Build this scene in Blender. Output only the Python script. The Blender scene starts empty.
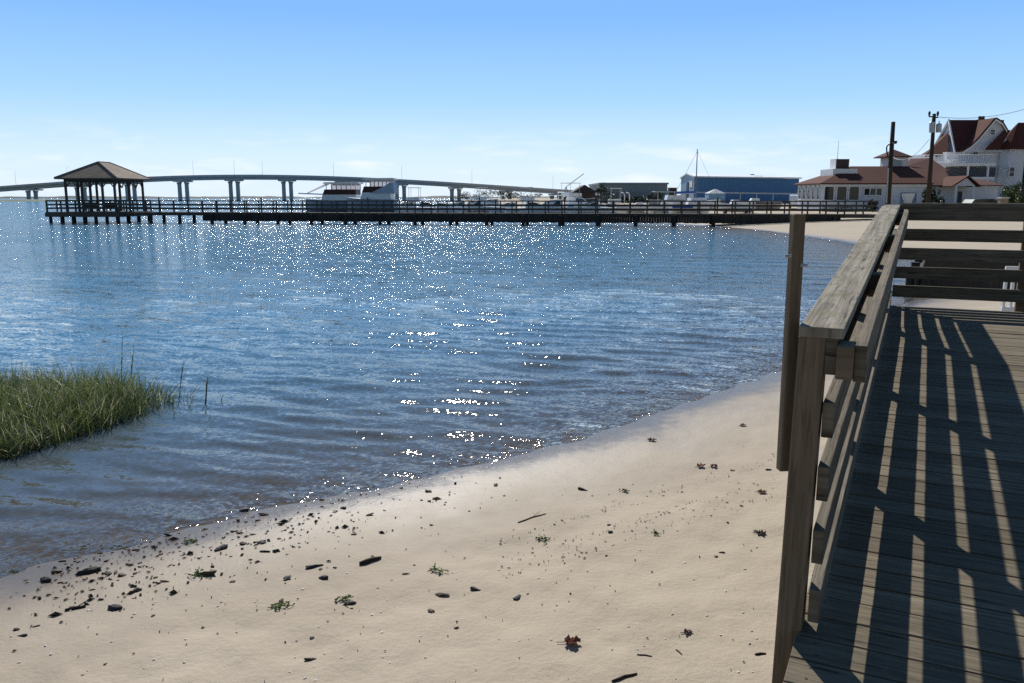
import bpy, math, random
import numpy as np
from mathutils import Vector, Matrix, noise as mnoise

random.seed(7)
RNG = np.random.default_rng(11)
S = bpy.context.scene
COL = S.collection
R = math.radians

# ------------------------------------------------------------------ camera
F, CX, CY, HY, EYE = 826.0, 512.0, 341.5, 197.0, 2.6
PITCH = math.atan((CY - HY) / F)
SP, CP = math.sin(PITCH), math.cos(PITCH)
cam_d = bpy.data.cameras.new('camera')
cam_d.sensor_width = 36.0
cam_d.lens = F / 1024 * 36
cam_d.clip_start = 0.05
cam_d.clip_end = 20000
cam = bpy.data.objects.new('camera', cam_d)
cam.location = (0, 0, EYE)
cam.rotation_euler = (math.pi / 2 - PITCH, 0, 0)
COL.objects.link(cam)
S.camera = cam

# ------------------------------------------------------------------ light
SUN_EL, SUN_AZ = R(39.3), R(-8.5)          # azimuth from +Y, positive towards +X
SDIR = Vector((math.sin(SUN_AZ) * math.cos(SUN_EL), math.cos(SUN_AZ) * math.cos(SUN_EL), math.sin(SUN_EL)))
sun_d = bpy.data.lights.new('sun', 'SUN')
sun_d.energy = 5.0
sun_d.angle = R(0.53)
sun_d.color = (1.0, 0.955, 0.88)
sun = bpy.data.objects.new('sun', sun_d)
sun.rotation_euler = (-SDIR).to_track_quat('-Z', 'Y').to_euler()
sun.location = (0, 0, 60)
COL.objects.link(sun)

SKY = 0.05
W = bpy.data.worlds.new('World')
S.world = W
W.use_nodes = True
wn, wl = W.node_tree.nodes, W.node_tree.links
wn.clear()
w_out = wn.new('ShaderNodeOutputWorld')
w_bg = wn.new('ShaderNodeBackground')
w_bg.inputs['Strength'].default_value = SKY
sky = wn.new('ShaderNodeTexSky')
sky.sky_type = 'NISHITA'
sky.sun_disc = False
sky.sun_elevation = SUN_EL
sky.sun_rotation = SUN_AZ
sky.air_density = 1.0
sky.dust_density = 0.3
sky.ozone_density = 2.0
# thin low clouds, real positions in the sky dome
tc = wn.new('ShaderNodeTexCoord')
mp = wn.new('ShaderNodeMapping')
mp.inputs['Scale'].default_value = (6.5, 6.5, 34.0)
nz = wn.new('ShaderNodeTexNoise')
nz.inputs['Scale'].default_value = 1.6
nz.inputs['Detail'].default_value = 7
nz.inputs['Roughness'].default_value = 0.55
rp = wn.new('ShaderNodeMapRange')
rp.inputs['From Min'].default_value = 0.50
rp.inputs['From Max'].default_value = 0.72
sx = wn.new('ShaderNodeSeparateXYZ')
band = wn.new('ShaderNodeValToRGB')
els = band.color_ramp.elements
els[0].position, els[0].color = 0.0, (0.6, 0.6, 0.6, 1)
els[1].position, els[1].color = 0.085, (0, 0, 0, 1)
e = els.new(0.04); e.color = (1, 1, 1, 1)
mul = wn.new('ShaderNodeMath'); mul.operation = 'MULTIPLY'
mul2 = wn.new('ShaderNodeMath'); mul2.operation = 'MULTIPLY'; mul2.inputs[1].default_value = 0.8
mixc = wn.new('ShaderNodeMix'); mixc.data_type = 'RGBA'
mixc.inputs[7].default_value = (15.5, 16.4, 17.5, 1)
wl.new(tc.outputs['Generated'], mp.inputs['Vector'])
wl.new(mp.outputs[0], nz.inputs['Vector'])
wl.new(nz.outputs['Fac'], rp.inputs['Value'])
wl.new(tc.outputs['Generated'], sx.inputs[0])
wl.new(sx.outputs['Z'], band.inputs['Fac'])
wl.new(rp.outputs[0], mul.inputs[0]); wl.new(band.outputs['Color'], mul.inputs[1])
wl.new(mul.outputs[0], mul2.inputs[0])
wl.new(mul2.outputs[0], mixc.inputs[0])
# clear autumn air: the low sky pales to a cool white at the horizon
air = wn.new('ShaderNodeValToRGB')
ae = air.color_ramp.elements
K = 0.97 / SKY / 24
def skyc(r, g, b): return (r * K, g * K, b * K, 1)
ae[0].position, ae[0].color = 0.0, skyc(.66, .80, .95)
ae[1].position, ae[1].color = 0.80, skyc(.045, .13, .34)
for p_, c_ in ((.045, (.60, .78, .97)), (.11, (.35, .62, .95)), (.20, (.195, .45, .915)), (.42, (.140, .375, .74))):
    e = ae.new(p_); e.color = skyc(*c_)
airs = wn.new('ShaderNodeVectorMath'); airs.operation = 'SCALE'; airs.inputs['Scale'].default_value = 24
airw = wn.new('ShaderNodeMapRange')
airw.inputs['From Min'].default_value = -0.55; airw.inputs['From Max'].default_value = 0.55   # paler and brighter on the sun's side
airw.inputs['To Min'].default_value = 0.12; airw.inputs['To Max'].default_value = 0.85
airm = wn.new('ShaderNodeMix'); airm.data_type = 'RGBA'
wl.new(sx.outputs['Z'], air.inputs['Fac']); wl.new(air.outputs['Color'], airs.inputs[0])
wl.new(sx.outputs['Y'], airw.inputs['Value']); wl.new(airw.outputs[0], airm.inputs[0])
wl.new(sky.outputs[0], airm.inputs[6]); wl.new(airs.outputs[0], airm.inputs[7])
wl.new(airm.outputs[2], mixc.inputs[6])
wl.new(mixc.outputs[2], w_bg.inputs['Color'])
wl.new(w_bg.outputs[0], w_out.inputs['Surface'])

S.view_settings.view_transform = 'Standard'
S.view_settings.look = 'None'
S.view_settings.exposure = 0.31
S.view_settings.gamma = 1.0
S.view_settings.use_curve_mapping = False
S.render.engine = 'CYCLES'
S.cycles.max_bounces = 8
S.cycles.transparent_max_bounces = 12
S.cycles.caustics_reflective = False
S.cycles.caustics_refractive = False
S.cycles.use_denoising = False
S.cycles.sample_clamp_direct = 80
W.cycles.sampling_method = 'NONE'      # a smooth sky without a disc: plain surface sampling is the least noisy
S.cycles.use_adaptive_sampling = False

# ------------------------------------------------------------------ helpers
def ray(px, py):
    u, v = (px - CX) / F, (CY - py) / F
    return Vector((u, CP + v * SP, -SP + v * CP))

def at(px, py, Y):
    """point on the sight line at world distance Y"""
    d = ray(px, py)
    return Vector((0, 0, EYE)) + d * (Y / d.y)

def at_z(px, py, z=0.0):
    d = ray(px, py)
    return Vector((0, 0, EYE)) + d * ((z - EYE) / d.z)

BASE = {}
def link(o, parent=None):
    COL.objects.link(o)
    if parent is not None:
        o.parent = parent
    return o

def tag(o, label=None, cat=None, group=None, kind=None):
    if label: o['label'] = label
    if cat: o['category'] = cat
    if group: o['group'] = group
    if kind: o['kind'] = kind
    return o

def thing(name, label, cat, loc=(0, 0, 0), group=None):
    o = bpy.data.objects.new(name, None)
    o.empty_display_size = 0.3
    o.location = loc
    BASE[o.name] = Vector(loc)
    link(o)
    return tag(o, label, cat, group)

class MB:
    def __init__(self):
        self.v, self.f, self.uv = [], [], []
    def face(self, pts, uvs=None):
        i = len(self.v)
        self.v.extend([tuple(p) for p in pts])
        self.f.append(list(range(i, i + len(pts))))
        self.uv.append(uvs or [(p[0], p[2]) for p in pts])
    def board(self, a, b, w, t):
        """box from a to b, half width vector w, half thickness vector t; uv u runs along"""
        a, b, w, t = Vector(a), Vector(b), Vector(w), Vector(t)
        L = (b - a).length; ww = w.length * 2; tt = t.length * 2
        ru, rv = random.uniform(0, 90), random.uniform(0, 90)
        c = [a - w - t, a + w - t, a + w + t, a - w + t, b - w - t, b + w - t, b + w + t, b - w + t]
        i = len(self.v)
        self.v.extend([tuple(p) for p in c])
        hand = (b - a).cross(w).dot(t)
        fs = [((0, 1, 5, 4), 0, ww), ((1, 2, 6, 5), ww, tt), ((2, 3, 7, 6), ww + tt, ww), ((3, 0, 4, 7), 2 * ww + tt, tt)]
        for q, v0, wd in fs:
            u = [(ru, rv + v0), (ru, rv + v0 + wd), (ru + L, rv + v0 + wd), (ru + L, rv + v0)]
            self._add([i + k for k in q], u, hand > 0)
        e = [(ru, rv), (ru + tt * 0.3, rv + ww), (ru + tt * 0.3, rv + ww), (ru, rv)]
        e = [(ru, rv), (ru + 0.02, rv + ww * .3), (ru + 0.04, rv + ww * .3), (ru + 0.03, rv)]
        self._add([i + 3, i + 2, i + 1, i], e, hand > 0)
        self._add([i + 4, i + 5, i + 6, i + 7], e, hand > 0)
        return self
    def _add(self, idx, u, flip):
        if flip:
            idx = idx[::-1]; u = u[::-1]
        self.f.append(idx); self.uv.append(u)
    def box(self, x0, x1, y0, y1, z0, z1):
        c = Vector(((x0 + x1) / 2, (y0 + y1) / 2, (z0 + z1) / 2))
        return self.board(c - Vector(((x1 - x0) / 2, 0, 0)), c + Vector(((x1 - x0) / 2, 0, 0)),
                          (0, 0, abs(z1 - z0) / 2), (0, abs(y1 - y0) / 2, 0))
    def post(self, p, h, sx, sy=None, ang=0.0):
        sy = sy or sx
        p = Vector(p)
        return self.board(p, p + Vector((0, 0, h)), Vector((math.cos(ang), math.sin(ang), 0)) * sx / 2,
                          Vector((-math.sin(ang), math.cos(ang), 0)) * sy / 2)
    def prism(self, pts, ext):
        pts = [Vector(p) for p in pts]; ext = Vector(ext)
        nrm = Vector((0, 0, 0))
        for k in range(len(pts)):
            nrm += pts[k].cross(pts[(k + 1) % len(pts)])
        if nrm.dot(ext) > 0:
            pts = pts[::-1]
        n = len(pts)
        self.face(pts)
        self.face([p + ext for p in pts][::-1])
        for k in range(n):
            a, b = pts[k], pts[(k + 1) % n]
            self.face([b, a, a + ext, b + ext])
        return self
    def tube(self, path, radii, n=8, cap=True):
        path = [Vector(p) for p in path]
        if not hasattr(radii, '__len__'):
            radii = [radii] * len(path)
        base = len(self.v)
        prev = None
        for k, p in enumerate(path):
            d = (path[min(k + 1, len(path) - 1)] - path[max(k - 1, 0)]).normalized()
            ref = prev if prev is not None else (Vector((1, 0, 0)) if abs(d.x) < .8 else Vector((0, 1, 0)))
            u = (ref - d * ref.dot(d)).normalized(); prev = u
            w = d.cross(u)
            for j in range(n):
                a = 2 * math.pi * j / n
                self.v.append(tuple(p + (u * math.cos(a) + w * math.sin(a)) * radii[k]))
        for k in range(len(path) - 1):
            for j in range(n):
                j2 = (j + 1) % n
                self.f.append([base + k * n + j, base + k * n + j2, base + (k + 1) * n + j2, base + (k + 1) * n + j])
                self.uv.append([(k * .5, j * .1), (k * .5, j * .1 + .1), (k * .5 + .5, j * .1 + .1), (k * .5 + .5, j * .1)])
        if cap:
            self.f.append([base + j for j in range(n)][::-1]); self.uv.append([(0, 0)] * n)
            o = base + (len(path) - 1) * n
            self.f.append([o + j for j in range(n)]); self.uv.append([(0, 0)] * n)
        return self
    def build(self, name, mat, parent=None, smooth=False, bevel=0.0, base=None):
        off = Vector((0, 0, 0))
        if parent is not None:
            off = BASE.get(parent.name, Vector((0, 0, 0)))
        elif base is not None:
            off = Vector(base)
        me = bpy.data.meshes.new(name)
        me.from_pydata([(x - off.x, y - off.y, z - off.z) for x, y, z in self.v], [], self.f)
        uvl = me.uv_layers.new(name='UVMap')
        flat = [c for fu in self.uv for p in fu for c in p]
        uvl.data.foreach_set('uv', flat)
        me.materials.append(mat)
        if smooth:
            me.polygons.foreach_set('use_smooth', [True] * len(me.polygons))
        me.update()
        o = bpy.data.objects.new(name, me)
        if parent is None:
            o.location = off
        link(o, parent)
        BASE[o.name] = off
        if bevel:
            m = o.modifiers.new('edge', 'BEVEL'); m.width = bevel; m.segments = 2; m.limit_method = 'ANGLE'
        return o

# ------------------------------------------------------------------ materials
class Mat:
    def __init__(self, name):
        self.m = bpy.data.materials.new(name); self.m.use_nodes = True
        self.n, self.l = self.m.node_tree.nodes, self.m.node_tree.links
        self.b = self.n['Principled BSDF']; self.out = self.n['Material Output']
    def node(self, t, **kw):
        nd = self.n.new(t)
        for k, v in kw.items():
            if k in nd.inputs: nd.inputs[k].default_value = v
            else: setattr(nd, k, v)
        return nd
    def link(self, a, b): self.l.new(a, b)
    def noise(self, vec, scale, detail=4, rough=.55, dist=0.0):
        nd = self.node('ShaderNodeTexNoise', Scale=scale, Detail=detail, Roughness=rough, Distortion=dist)
        if vec is not None: self.link(vec, nd.inputs['Vector'])
        return nd
    def mapping(self, vec, scale=(1, 1, 1), rot=(0, 0, 0), loc=(0, 0, 0)):
        nd = self.node('ShaderNodeMapping')
        nd.inputs['Scale'].default_value = scale; nd.inputs['Rotation'].default_value = rot; nd.inputs['Location'].default_value = loc
        self.link(vec, nd.inputs['Vector']); return nd.outputs[0]
    def ramp(self, fac, stops):
        nd = self.node('ShaderNodeValToRGB'); el = nd.color_ramp.elements
        while len(el) < len(stops): el.new(0.5)
        for e_, (p, c) in zip(el, stops):
            e_.position = p; e_.color = (*c, 1) if len(c) == 3 else c
        self.link(fac, nd.inputs[0]); return nd.outputs[0]
    def mix(self, fac, a, b, mode='MIX'):
        nd = self.node('ShaderNodeMix', data_type='RGBA', blend_type=mode)
        for s, i in ((fac, 0), (a, 6), (b, 7)):
            if hasattr(s, 'is_linked'): self.link(s, nd.inputs[i])
            elif i == 0: nd.inputs[0].default_value = s
            else: nd.inputs[i].default_value = (*s, 1)
        return nd.outputs[2]
    def math(self, op, a, b=None, clamp=False):
        nd = self.node('ShaderNodeMath', operation=op); nd.use_clamp = clamp
        for s, i in ((a, 0), (b, 1)):
            if s is None: continue
            if hasattr(s, 'is_linked'): self.link(s, nd.inputs[i])
            else: nd.inputs[i].default_value = s
        return nd.outputs[0]
    def bump(self, h, strength=.5, dist=.01):
        nd = self.node('ShaderNodeBump'); nd.inputs['Strength'].default_value = strength; nd.inputs['Distance'].default_value = dist
        self.link(h, nd.inputs['Height']); self.link(nd.outputs[0], self.b.inputs['Normal']); return nd

def m_wood(name, light, dark, lichen=None, spec=.08, grain=42.0, stain=.0):
    M = Mat(name)
    uv = M.node('ShaderNodeUVMap').outputs[0]
    g = M.noise(M.mapping(uv, (1.3, grain, 1)), 1.0, 5, .6, .35)
    g2 = M.noise(M.mapping(uv, (5.0, grain * 3.2, 1)), 1.0, 3, .6)
    big = M.noise(M.mapping(uv, (1.2, 5, 1)), 1.0, 4, .6)
    c = M.ramp(g.outputs[0], [(.3, dark), (.62, light)])
    c = M.mix(M.math('MULTIPLY', M.ramp(g2.outputs[0], [(.52, (0, 0, 0)), (.66, (1, 1, 1))]), .55), c, tuple(x * .45 for x in dark))
    c = M.mix(M.ramp(big.outputs[0], [(.35, (.0, .0, .0)), (.7, (.5, .5, .5))]), c, tuple((a + b) / 2 * .8 for a, b in zip(light, dark)))
    if lichen:
        li = M.noise(M.mapping(uv, (7, 11, 1)), 1.0, 6, .65)
        c = M.mix(M.math('MULTIPLY', M.ramp(li.outputs[0], [(.5, (0, 0, 0)), (.66, (1, 1, 1))]), .5), c, lichen)
    if stain:
        sn = M.noise(M.mapping(uv, (4.5, 13, 1)), 1.0, 7, .72, .8)
        c = M.mix(M.math('MULTIPLY', M.ramp(sn.outputs[0], [(.50, (0, 0, 0)), (.68, (1, 1, 1))]), stain), c, tuple(x * .55 for x in dark))
        ck = M.noise(M.mapping(uv, (2.2, 75, 1)), 1.0, 3, .6, .5)
        c = M.mix(M.math('MULTIPLY', M.ramp(ck.outputs[0], [(.60, (0, 0, 0)), (.66, (1, 1, 1))]), .8), c, tuple(x * .3 for x in dark))
    # every board has weathered to a tone of its own
    tone = M.noise(M.mapping(uv, (.02, .35, 1)), 1.0, 1)
    c = M.mix(1.0, c, M.ramp(tone.outputs[0], [(.3, (.62, .60, .58)), (.7, (1, 1, 1))]), 'MULTIPLY')
    # knots
    vo = M.node('ShaderNodeTexVoronoi', Scale=1.0); M.link(M.mapping(uv, (1.4, 9, 1)), vo.inputs['Vector'])
    c = M.mix(M.ramp(vo.outputs['Distance'], [(.045, (.85, .85, .85)), (.11, (0, 0, 0))]), c, tuple(x * .35 for x in dark))
    M.link(c, M.b.inputs['Base Color'])
    M.b.inputs['Roughness'].default_value = .82
    M.b.inputs['Specular IOR Level'].default_value = spec
    M.bump(M.math('ADD', g.outputs[0], M.math('MULTIPLY', g2.outputs[0], .6)), .55, .006)
    return M.m

def m_plain(name, col, rough=.7, var=.12, scale=2.0, spec=.3, metal=0.0, bump=0.0):
    M = Mat(name)
    tcn = M.node('ShaderNodeTexCoord').outputs['Object']
    nz_ = M.noise(tcn, scale, 5, .6)
    c = M.ramp(nz_.outputs[0], [(.3, tuple(x * (1 - var) for x in col)), (.7, tuple(min(1, x * (1 + var)) for x in col))])
    M.link(c, M.b.inputs['Base Color'])
    M.b.inputs['Roughness'].default_value = rough
    M.b.inputs['Specular IOR Level'].default_value = spec
    M.b.inputs['Metallic'].default_value = metal
    if bump: M.bump(nz_.outputs[0], .6, bump)
    return M.m

def m_lines(name, col, axis, pitch, dark=.55, rough=.7, width=.08, bump=.4):
    """siding or ribbed panels: thin darker lines every `pitch` metres along an axis"""
    M = Mat(name)
    pos = M.node('ShaderNodeTexCoord').outputs['Object']
    sep = M.node('ShaderNodeSeparateXYZ'); M.link(pos, sep.inputs[0])
    if axis == 'XY':
        src = M.math('ADD', sep.outputs['X'], sep.outputs['Y'])
    else:
        src = sep.outputs[axis]
    fr = M.math('FRACT', M.math('DIVIDE', src, pitch))
    ln = M.math('LESS_THAN', fr, width)
    nz_ = M.noise(pos, 1.3, 5, .6)
    c = M.ramp(nz_.outputs[0], [(.3, tuple(x * .88 for x in col)), (.7, col)])
    c = M.mix(ln, c, tuple(x * dark for x in col))
    M.link(c, M.b.inputs['Base Color']); M.b.inputs['Roughness'].default_value = rough
    M.b.inputs['Specular IOR Level'].default_value = .3
    if bump: M.bump(fr, bump, .02)
    return M.m

def m_shingle(name, c1, c2, scale=1.0):
    M = Mat(name)
    pos = M.node('ShaderNodeTexCoord').outputs['Object']
    sep = M.node('ShaderNodeSeparateXYZ'); M.link(pos, sep.inputs[0])
    row = M.math('FRACT', M.math('DIVIDE', sep.outputs['Z'], .16 * scale))
    nz_ = M.noise(M.mapping(pos, (3 / scale, 3 / scale, 7 / scale)), 1.0, 5, .7)
    big = M.noise(pos, .4, 4, .6)
    c = M.ramp(nz_.outputs[0], [(.32, c1), (.68, c2)])
    c = M.mix(M.math('MULTIPLY', M.math('LESS_THAN', row, .2), .45), c, tuple(x * .4 for x in c1))
    c = M.mix(M.ramp(big.outputs[0], [(.4, (0, 0, 0)), (.75, (.45, .45, .45))]), c, tuple(x * .6 for x in c1))
    M.link(c, M.b.inputs['Base Color']); M.b.inputs['Roughness'].default_value = .9
    M.b.inputs['Specular IOR Level'].default_value = .15
    return M.m

def m_glass(name, col=(.02, .025, .03)):
    M = Mat(name)
    M.b.inputs['Base Color'].default_value = (*col, 1); M.b.inputs['Roughness'].default_value = .05
    M.b.inputs['Specular IOR Level'].default_value = .5
    pos = M.node('ShaderNodeTexCoord').outputs['Object']
    nz_ = M.noise(pos, .8, 2)
    M.bump(nz_.outputs[0], .05, .02)
    return M.m

def m_leaf(name, c1, c2, trans=.35, scale=3.0, gloss=.05):
    M = Mat(name)
    pos = M.node('ShaderNodeTexCoord').outputs['Object']
    nz_ = M.noise(pos, scale, 4, .65)
    c = M.ramp(nz_.outputs[0], [(.3, c1), (.7, c2)])
    d = M.node('ShaderNodeBsdfDiffuse'); t = M.node('ShaderNodeBsdfTranslucent'); g = M.node('ShaderNodeBsdfGlossy', Roughness=.4)
    M.link(c, d.inputs[0]); M.link(c, t.inputs[0])
    mx = M.node('ShaderNodeMixShader'); mx.inputs[0].default_value = trans
    M.link(d.outputs[0], mx.inputs[1]); M.link(t.outputs[0], mx.inputs[2])
    m2 = M.node('ShaderNodeMixShader'); m2.inputs[0].default_value = gloss
    M.link(mx.outputs[0], m2.inputs[1]); M.link(g.outputs[0], m2.inputs[2])
    M.link(m2.outputs[0], M.out.inputs['Surface'])
    return M.m

wood_cap = m_wood('weathered_cap_wood', (.36, .325, .26), (.13, .112, .085), lichen=(.13, .14, .05), stain=.75)
wood_rail = m_wood('weathered_rail_wood', (.245, .212, .160), (.10, .085, .062), stain=.45)
wood_post = m_wood('post_wood', (.25, .195, .135), (.14, .108, .076), grain=30)
wood_deck = m_wood('deck_wood', (.25, .212, .150), (.115, .094, .066), stain=.4)
wood_pier = m_wood('dark_pier_wood', (.17, .15, .125), (.075, .065, .055))
wood_pile = m_wood('wet_pile_wood', (.095, .085, .075), (.042, .037, .032))
wood_pole = m_wood('pole_wood', (.10, .085, .068), (.055, .046, .038))
concrete = m_plain('bridge_concrete', (.56, .56, .55), .85, .12, .3)
concrete_d = m_plain('bridge_girder_concrete', (.50, .51, .52), .85, .1, .3)
white_paint = m_plain('white_paint', (.74, .74, .73), .5, .06, 1.5)
white_side = m_lines('white_clapboard', (.66, .67, .70), 'Z', .24, .86, bump=0)
gel_white = m_plain('white_gelcoat', (.78, .78, .77), .25, .04, 1.0, .5)
canvas = m_plain('pale_canvas', (.72, .72, .70), .8, .08, 1.5)
maroon = m_plain('maroon_panel', (.05, .014, .014), .5, .1, 1.0)
navy = m_plain('navy_canvas', (.02, .03, .07), .7, .1, 1.0)
clear_vinyl = None
blue_metal = m_lines('blue_ribbed_metal', (.06, .19, .38), 'X', .9, .75, .45)
blue_end = m_lines('pale_blue_metal_end', (.26, .38, .50), 'X', .9, .8, .5)
grey_green = m_lines('grey_green_cladding', (.20, .25, .26), 'X', 1.2, .8, .6)
roof_red = m_shingle('red_brown_shingles', (.072, .026, .018), (.12, .044, .031))
roof_dark = m_shingle('dark_red_shingles', (.07, .024, .02), (.115, .042, .032))
roof_gaz = m_shingle('weathered_cedar_shingles', (.14, .105, .08), (.27, .215, .17), 1.2)
roof_white = m_plain('pale_metal_roof', (.66, .68, .70), .45, .06, .5)
brown_box = m_plain('brown_louvre', (.06, .04, .032), .7, .15, 3.0)
brick = m_plain('dark_brick', (.12, .05, .035), .85, .35, 9.0)
tan_stone = m_plain('tan_stone', (.30, .21, .14), .85, .25, 6.0)
glass = m_glass('window_glass')
black = m_plain('black_metal', (.02, .02, .02), .5, .2, 3.0)
steel = m_plain('galvanised_steel', (.38, .39, .40), .5, .1, 3.0, .4, .5)
red_paint = m_plain('red_paint', (.35, .05, .04), .5, .1, 2.0)
blue_paint = m_plain('blue_tarp', (.03, .10, .38), .6, .15, 2.0)
clear_vinyl = m_leaf('clear_vinyl', (.66, .64, .68), (.78, .76, .80), .7, .8, .1)
canvas = m_leaf('pale_canvas', (.70, .70, .68), (.78, .78, .76), .3, .8, .02)
bush_dark = m_leaf('dark_evergreen', (.010, .018, .008), (.03, .045, .018), .2)
bush_mid = m_leaf('mid_green_hedge', (.03, .05, .015), (.075, .10, .03), .3)
bark = m_plain('bark', (.07, .05, .035), .9, .3, 6.0)

# ------------------------------------------------------------------ land, shore and water
GZ = lambda x, y: float(ground_z(np.array([x]), np.array([y]))[0])
def gpt(px, py):
    p = at_z(px, py, 0); return (p.x, p.y)
SHORE = [(-140, -40), (-30, -6), (-9, 2.6)] + [gpt(*q) for q in
        [(-60, 588), (0, 571), (120, 544), (240, 513), (350, 491), (480, 463), (600, 432), (700, 397), (785, 366), (850, 330)]] + \
        [(10.6, 21.5), (13.6, 24.6), (16.3, 30.8), (17.3, 37.5)] + [gpt(850, 243.5), gpt(800, 236), gpt(735, 228.5)] + \
        [(13, 92), (9, 140), (-8, 230), (-30, 420), (-40, 700), (-40, 5000)]
def catmull(P_, n=7):
    P_ = [np.array(p, float) for p in P_]; out = []
    for k in range(len(P_) - 1):
        a, b, c, d_ = P_[max(k - 1, 0)], P_[k], P_[k + 1], P_[min(k + 2, len(P_) - 1)]
        for t in np.arange(n) / n:
            out.append(.5 * ((2 * b) + (c - a) * t + (2 * a - 5 * b + 4 * c - d_) * t * t + (3 * b - a - 3 * c + d_) * t ** 3))
    return out + [P_[-1]]
SH = np.array(SHORE[:2] + catmull(SHORE[2:-5]) + SHORE[-5:], float)

def shore_d(x, y):
    """signed distance to the waterline, positive on land (right of the line)"""
    x = np.asarray(x, float); y = np.asarray(y, float)
    best = np.full(x.shape, 1e9)
    for (ax, ay), (bx, by) in zip(SH[:-1], SH[1:]):
        dx, dy = bx - ax, by - ay
        t = np.clip(((x - ax) * dx + (y - ay) * dy) / (dx * dx + dy * dy), 0, 1)
        best = np.minimum(best, np.hypot(x - ax - t * dx, y - ay - t * dy))
    # inside test against the closed land polygon
    poly = np.vstack([SH, [(6000, 5000), (6000, -6000), (-140, -6000)]])
    ins = np.zeros(x.shape, bool)
    j = len(poly) - 1
    for i in range(len(poly)):
        xi, yi = poly[i]; xj, yj = poly[j]
        c = ((yi > y) != (yj > y))
        with np.errstate(divide='ignore', invalid='ignore'):
            xc = (xj - xi) * (y - yi) / (yj - yi) + xi
        ins ^= c & (x < xc)
        j = i
    return np.where(ins, best, -best)

def vnoise(x, y, s, seed=0):
    """cheap smooth value noise"""
    rs = np.random.default_rng(seed); tab = rs.random((256, 256))
    u, v = x * s, y * s
    iu, iv = np.floor(u).astype(int), np.floor(v).astype(int)
    fu, fv = u - iu, v - iv
    fu = fu * fu * (3 - 2 * fu); fv = fv * fv * (3 - 2 * fv)
    g = lambda a, b: tab[a % 256, b % 256]
    return (g(iu, iv) * (1 - fu) + g(iu + 1, iv) * fu) * (1 - fv) + (g(iu, iv + 1) * (1 - fu) + g(iu + 1, iv + 1) * fu) * fv - .5

def ground_z(x, y):
    x = np.asarray(x, float); y = np.asarray(y, float)
    d = shore_d(x, y)
    far = np.hypot(x, y)
    d = d + .07 * vnoise(x, y, .30, 1) * np.clip(1 - far / 120, .2, 1)
    land = 1.15 * (1 - np.exp(-np.maximum(d, 0) * .062))
    sea = -2.6 * (1 - np.exp(np.minimum(d, 0) * .045))
    z = np.where(d > 0, land, sea)
    f = np.clip((d - .35) / 1.6, 0, 1) * np.clip(1 - far / 60, 0, 1)
    z = z + f * (.030 * vnoise(x, y, 1.3, 2) + .024 * vnoise(x, y, 3.6, 3) + .014 * vnoise(x, y, 9., 4))
    # scattered footprints softened by the wind
    return z

def polar_mesh(name, rr, th, zf, mat):
    Rr, Th = np.meshgrid(rr, th, indexing='ij')
    X, Y = Rr * np.sin(Th), Rr * np.cos(Th)
    Z = zf(X, Y, Rr)
    n, m = Rr.shape
    co = np.stack([X, Y, Z], -1).reshape(-1, 3)
    idx = np.arange(n * m).reshape(n, m)
    a, b = idx[:-1, :-1], idx[1:, :-1]; c, d_ = idx[1:, 1:], idx[:-1, 1:]
    q = np.stack([a, d_, c, b], -1).reshape(-1, 4)
    me = bpy.data.meshes.new(name)
    me.vertices.add(len(co)); me.vertices.foreach_set('co', co.ravel())
    me.loops.add(q.size); me.loops.foreach_set('vertex_index', q.ravel())
    me.polygons.add(len(q)); me.polygons.foreach_set('loop_start', np.arange(0, q.size, 4))
    me.polygons.foreach_set('use_smooth', np.ones(len(q), bool))
    me.update(calc_edges=True); me.validate()
    me.materials.append(mat)
    return link(bpy.data.objects.new(name, me))

def thetas(front, fine, coarse):
    a = np.arange(-front, front + 1e-6, fine)
    b = np.arange(front + coarse, 360 - front, coarse)
    return np.radians(np.concatenate([a, b, [360 - front]]))

# sand
M = Mat('beach_sand')
pos = M.node('ShaderNodeNewGeometry').outputs['Position']
sepz = M.node('ShaderNodeSeparateXYZ'); M.link(pos, sepz.inputs[0])
n_big = M.noise(pos, .9, 5, .6); n_mid = M.noise(pos, 7, 5, .65); n_grain = M.noise(pos, 160, 3, .7); n_lump = M.noise(pos, 26, 4, .6)
col = M.ramp(n_big.outputs[0], [(.3, (.330, .276, .206)), (.7, (.388, .33, .250))])
col = M.mix(M.math('MULTIPLY', M.ramp(n_mid.outputs[0], [(.4, (0, 0, 0)), (.75, (1, 1, 1))]), .35), col, (.33, .265, .195))
col = M.mix(M.math('MULTIPLY', M.ramp(n_grain.outputs[0], [(.35, (1, 1, 1)), (.5, (0, 0, 0))]), .35), col, (.22, .17, .12))
vo = M.node('ShaderNodeTexVoronoi', Scale=38.0); M.link(pos, vo.inputs['Vector'])
rare = M.noise(pos, 2.2, 3, .6)
spk = M.math('MULTIPLY', M.ramp(vo.outputs['Distance'], [(.10, (1, 1, 1)), (.17, (0, 0, 0))]), M.ramp(rare.outputs[0], [(.45, (0, 0, 0)), (.62, (1, 1, 1))]))
col = M.mix(M.math('MULTIPLY', spk, .55), col, (.10, .075, .055))
zz = M.math('ADD', sepz.outputs['Z'], M.math('MULTIPLY', M.math('SUBTRACT', n_big.outputs[0], .5), .06))
zz = M.math('ADD', zz, M.math('MULTIPLY', M.math('SUBTRACT', n_mid.outputs[0], .5), .03))
wet = M.node('ShaderNodeMapRange', interpolation_type='SMOOTHSTEP')
wet.inputs['From Min'].default_value = .0; wet.inputs['From Max'].default_value = .165
wet.inputs['To Min'].default_value = 1; wet.inputs['To Max'].default_value = 0
M.link(zz, wet.inputs['Value'])
wcol = M.mix(1.0, col, (.50, .46, .41), 'MULTIPLY')
col = M.mix(wet.outputs[0], col, wcol)
M.link(col, M.b.inputs['Base Color'])
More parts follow.
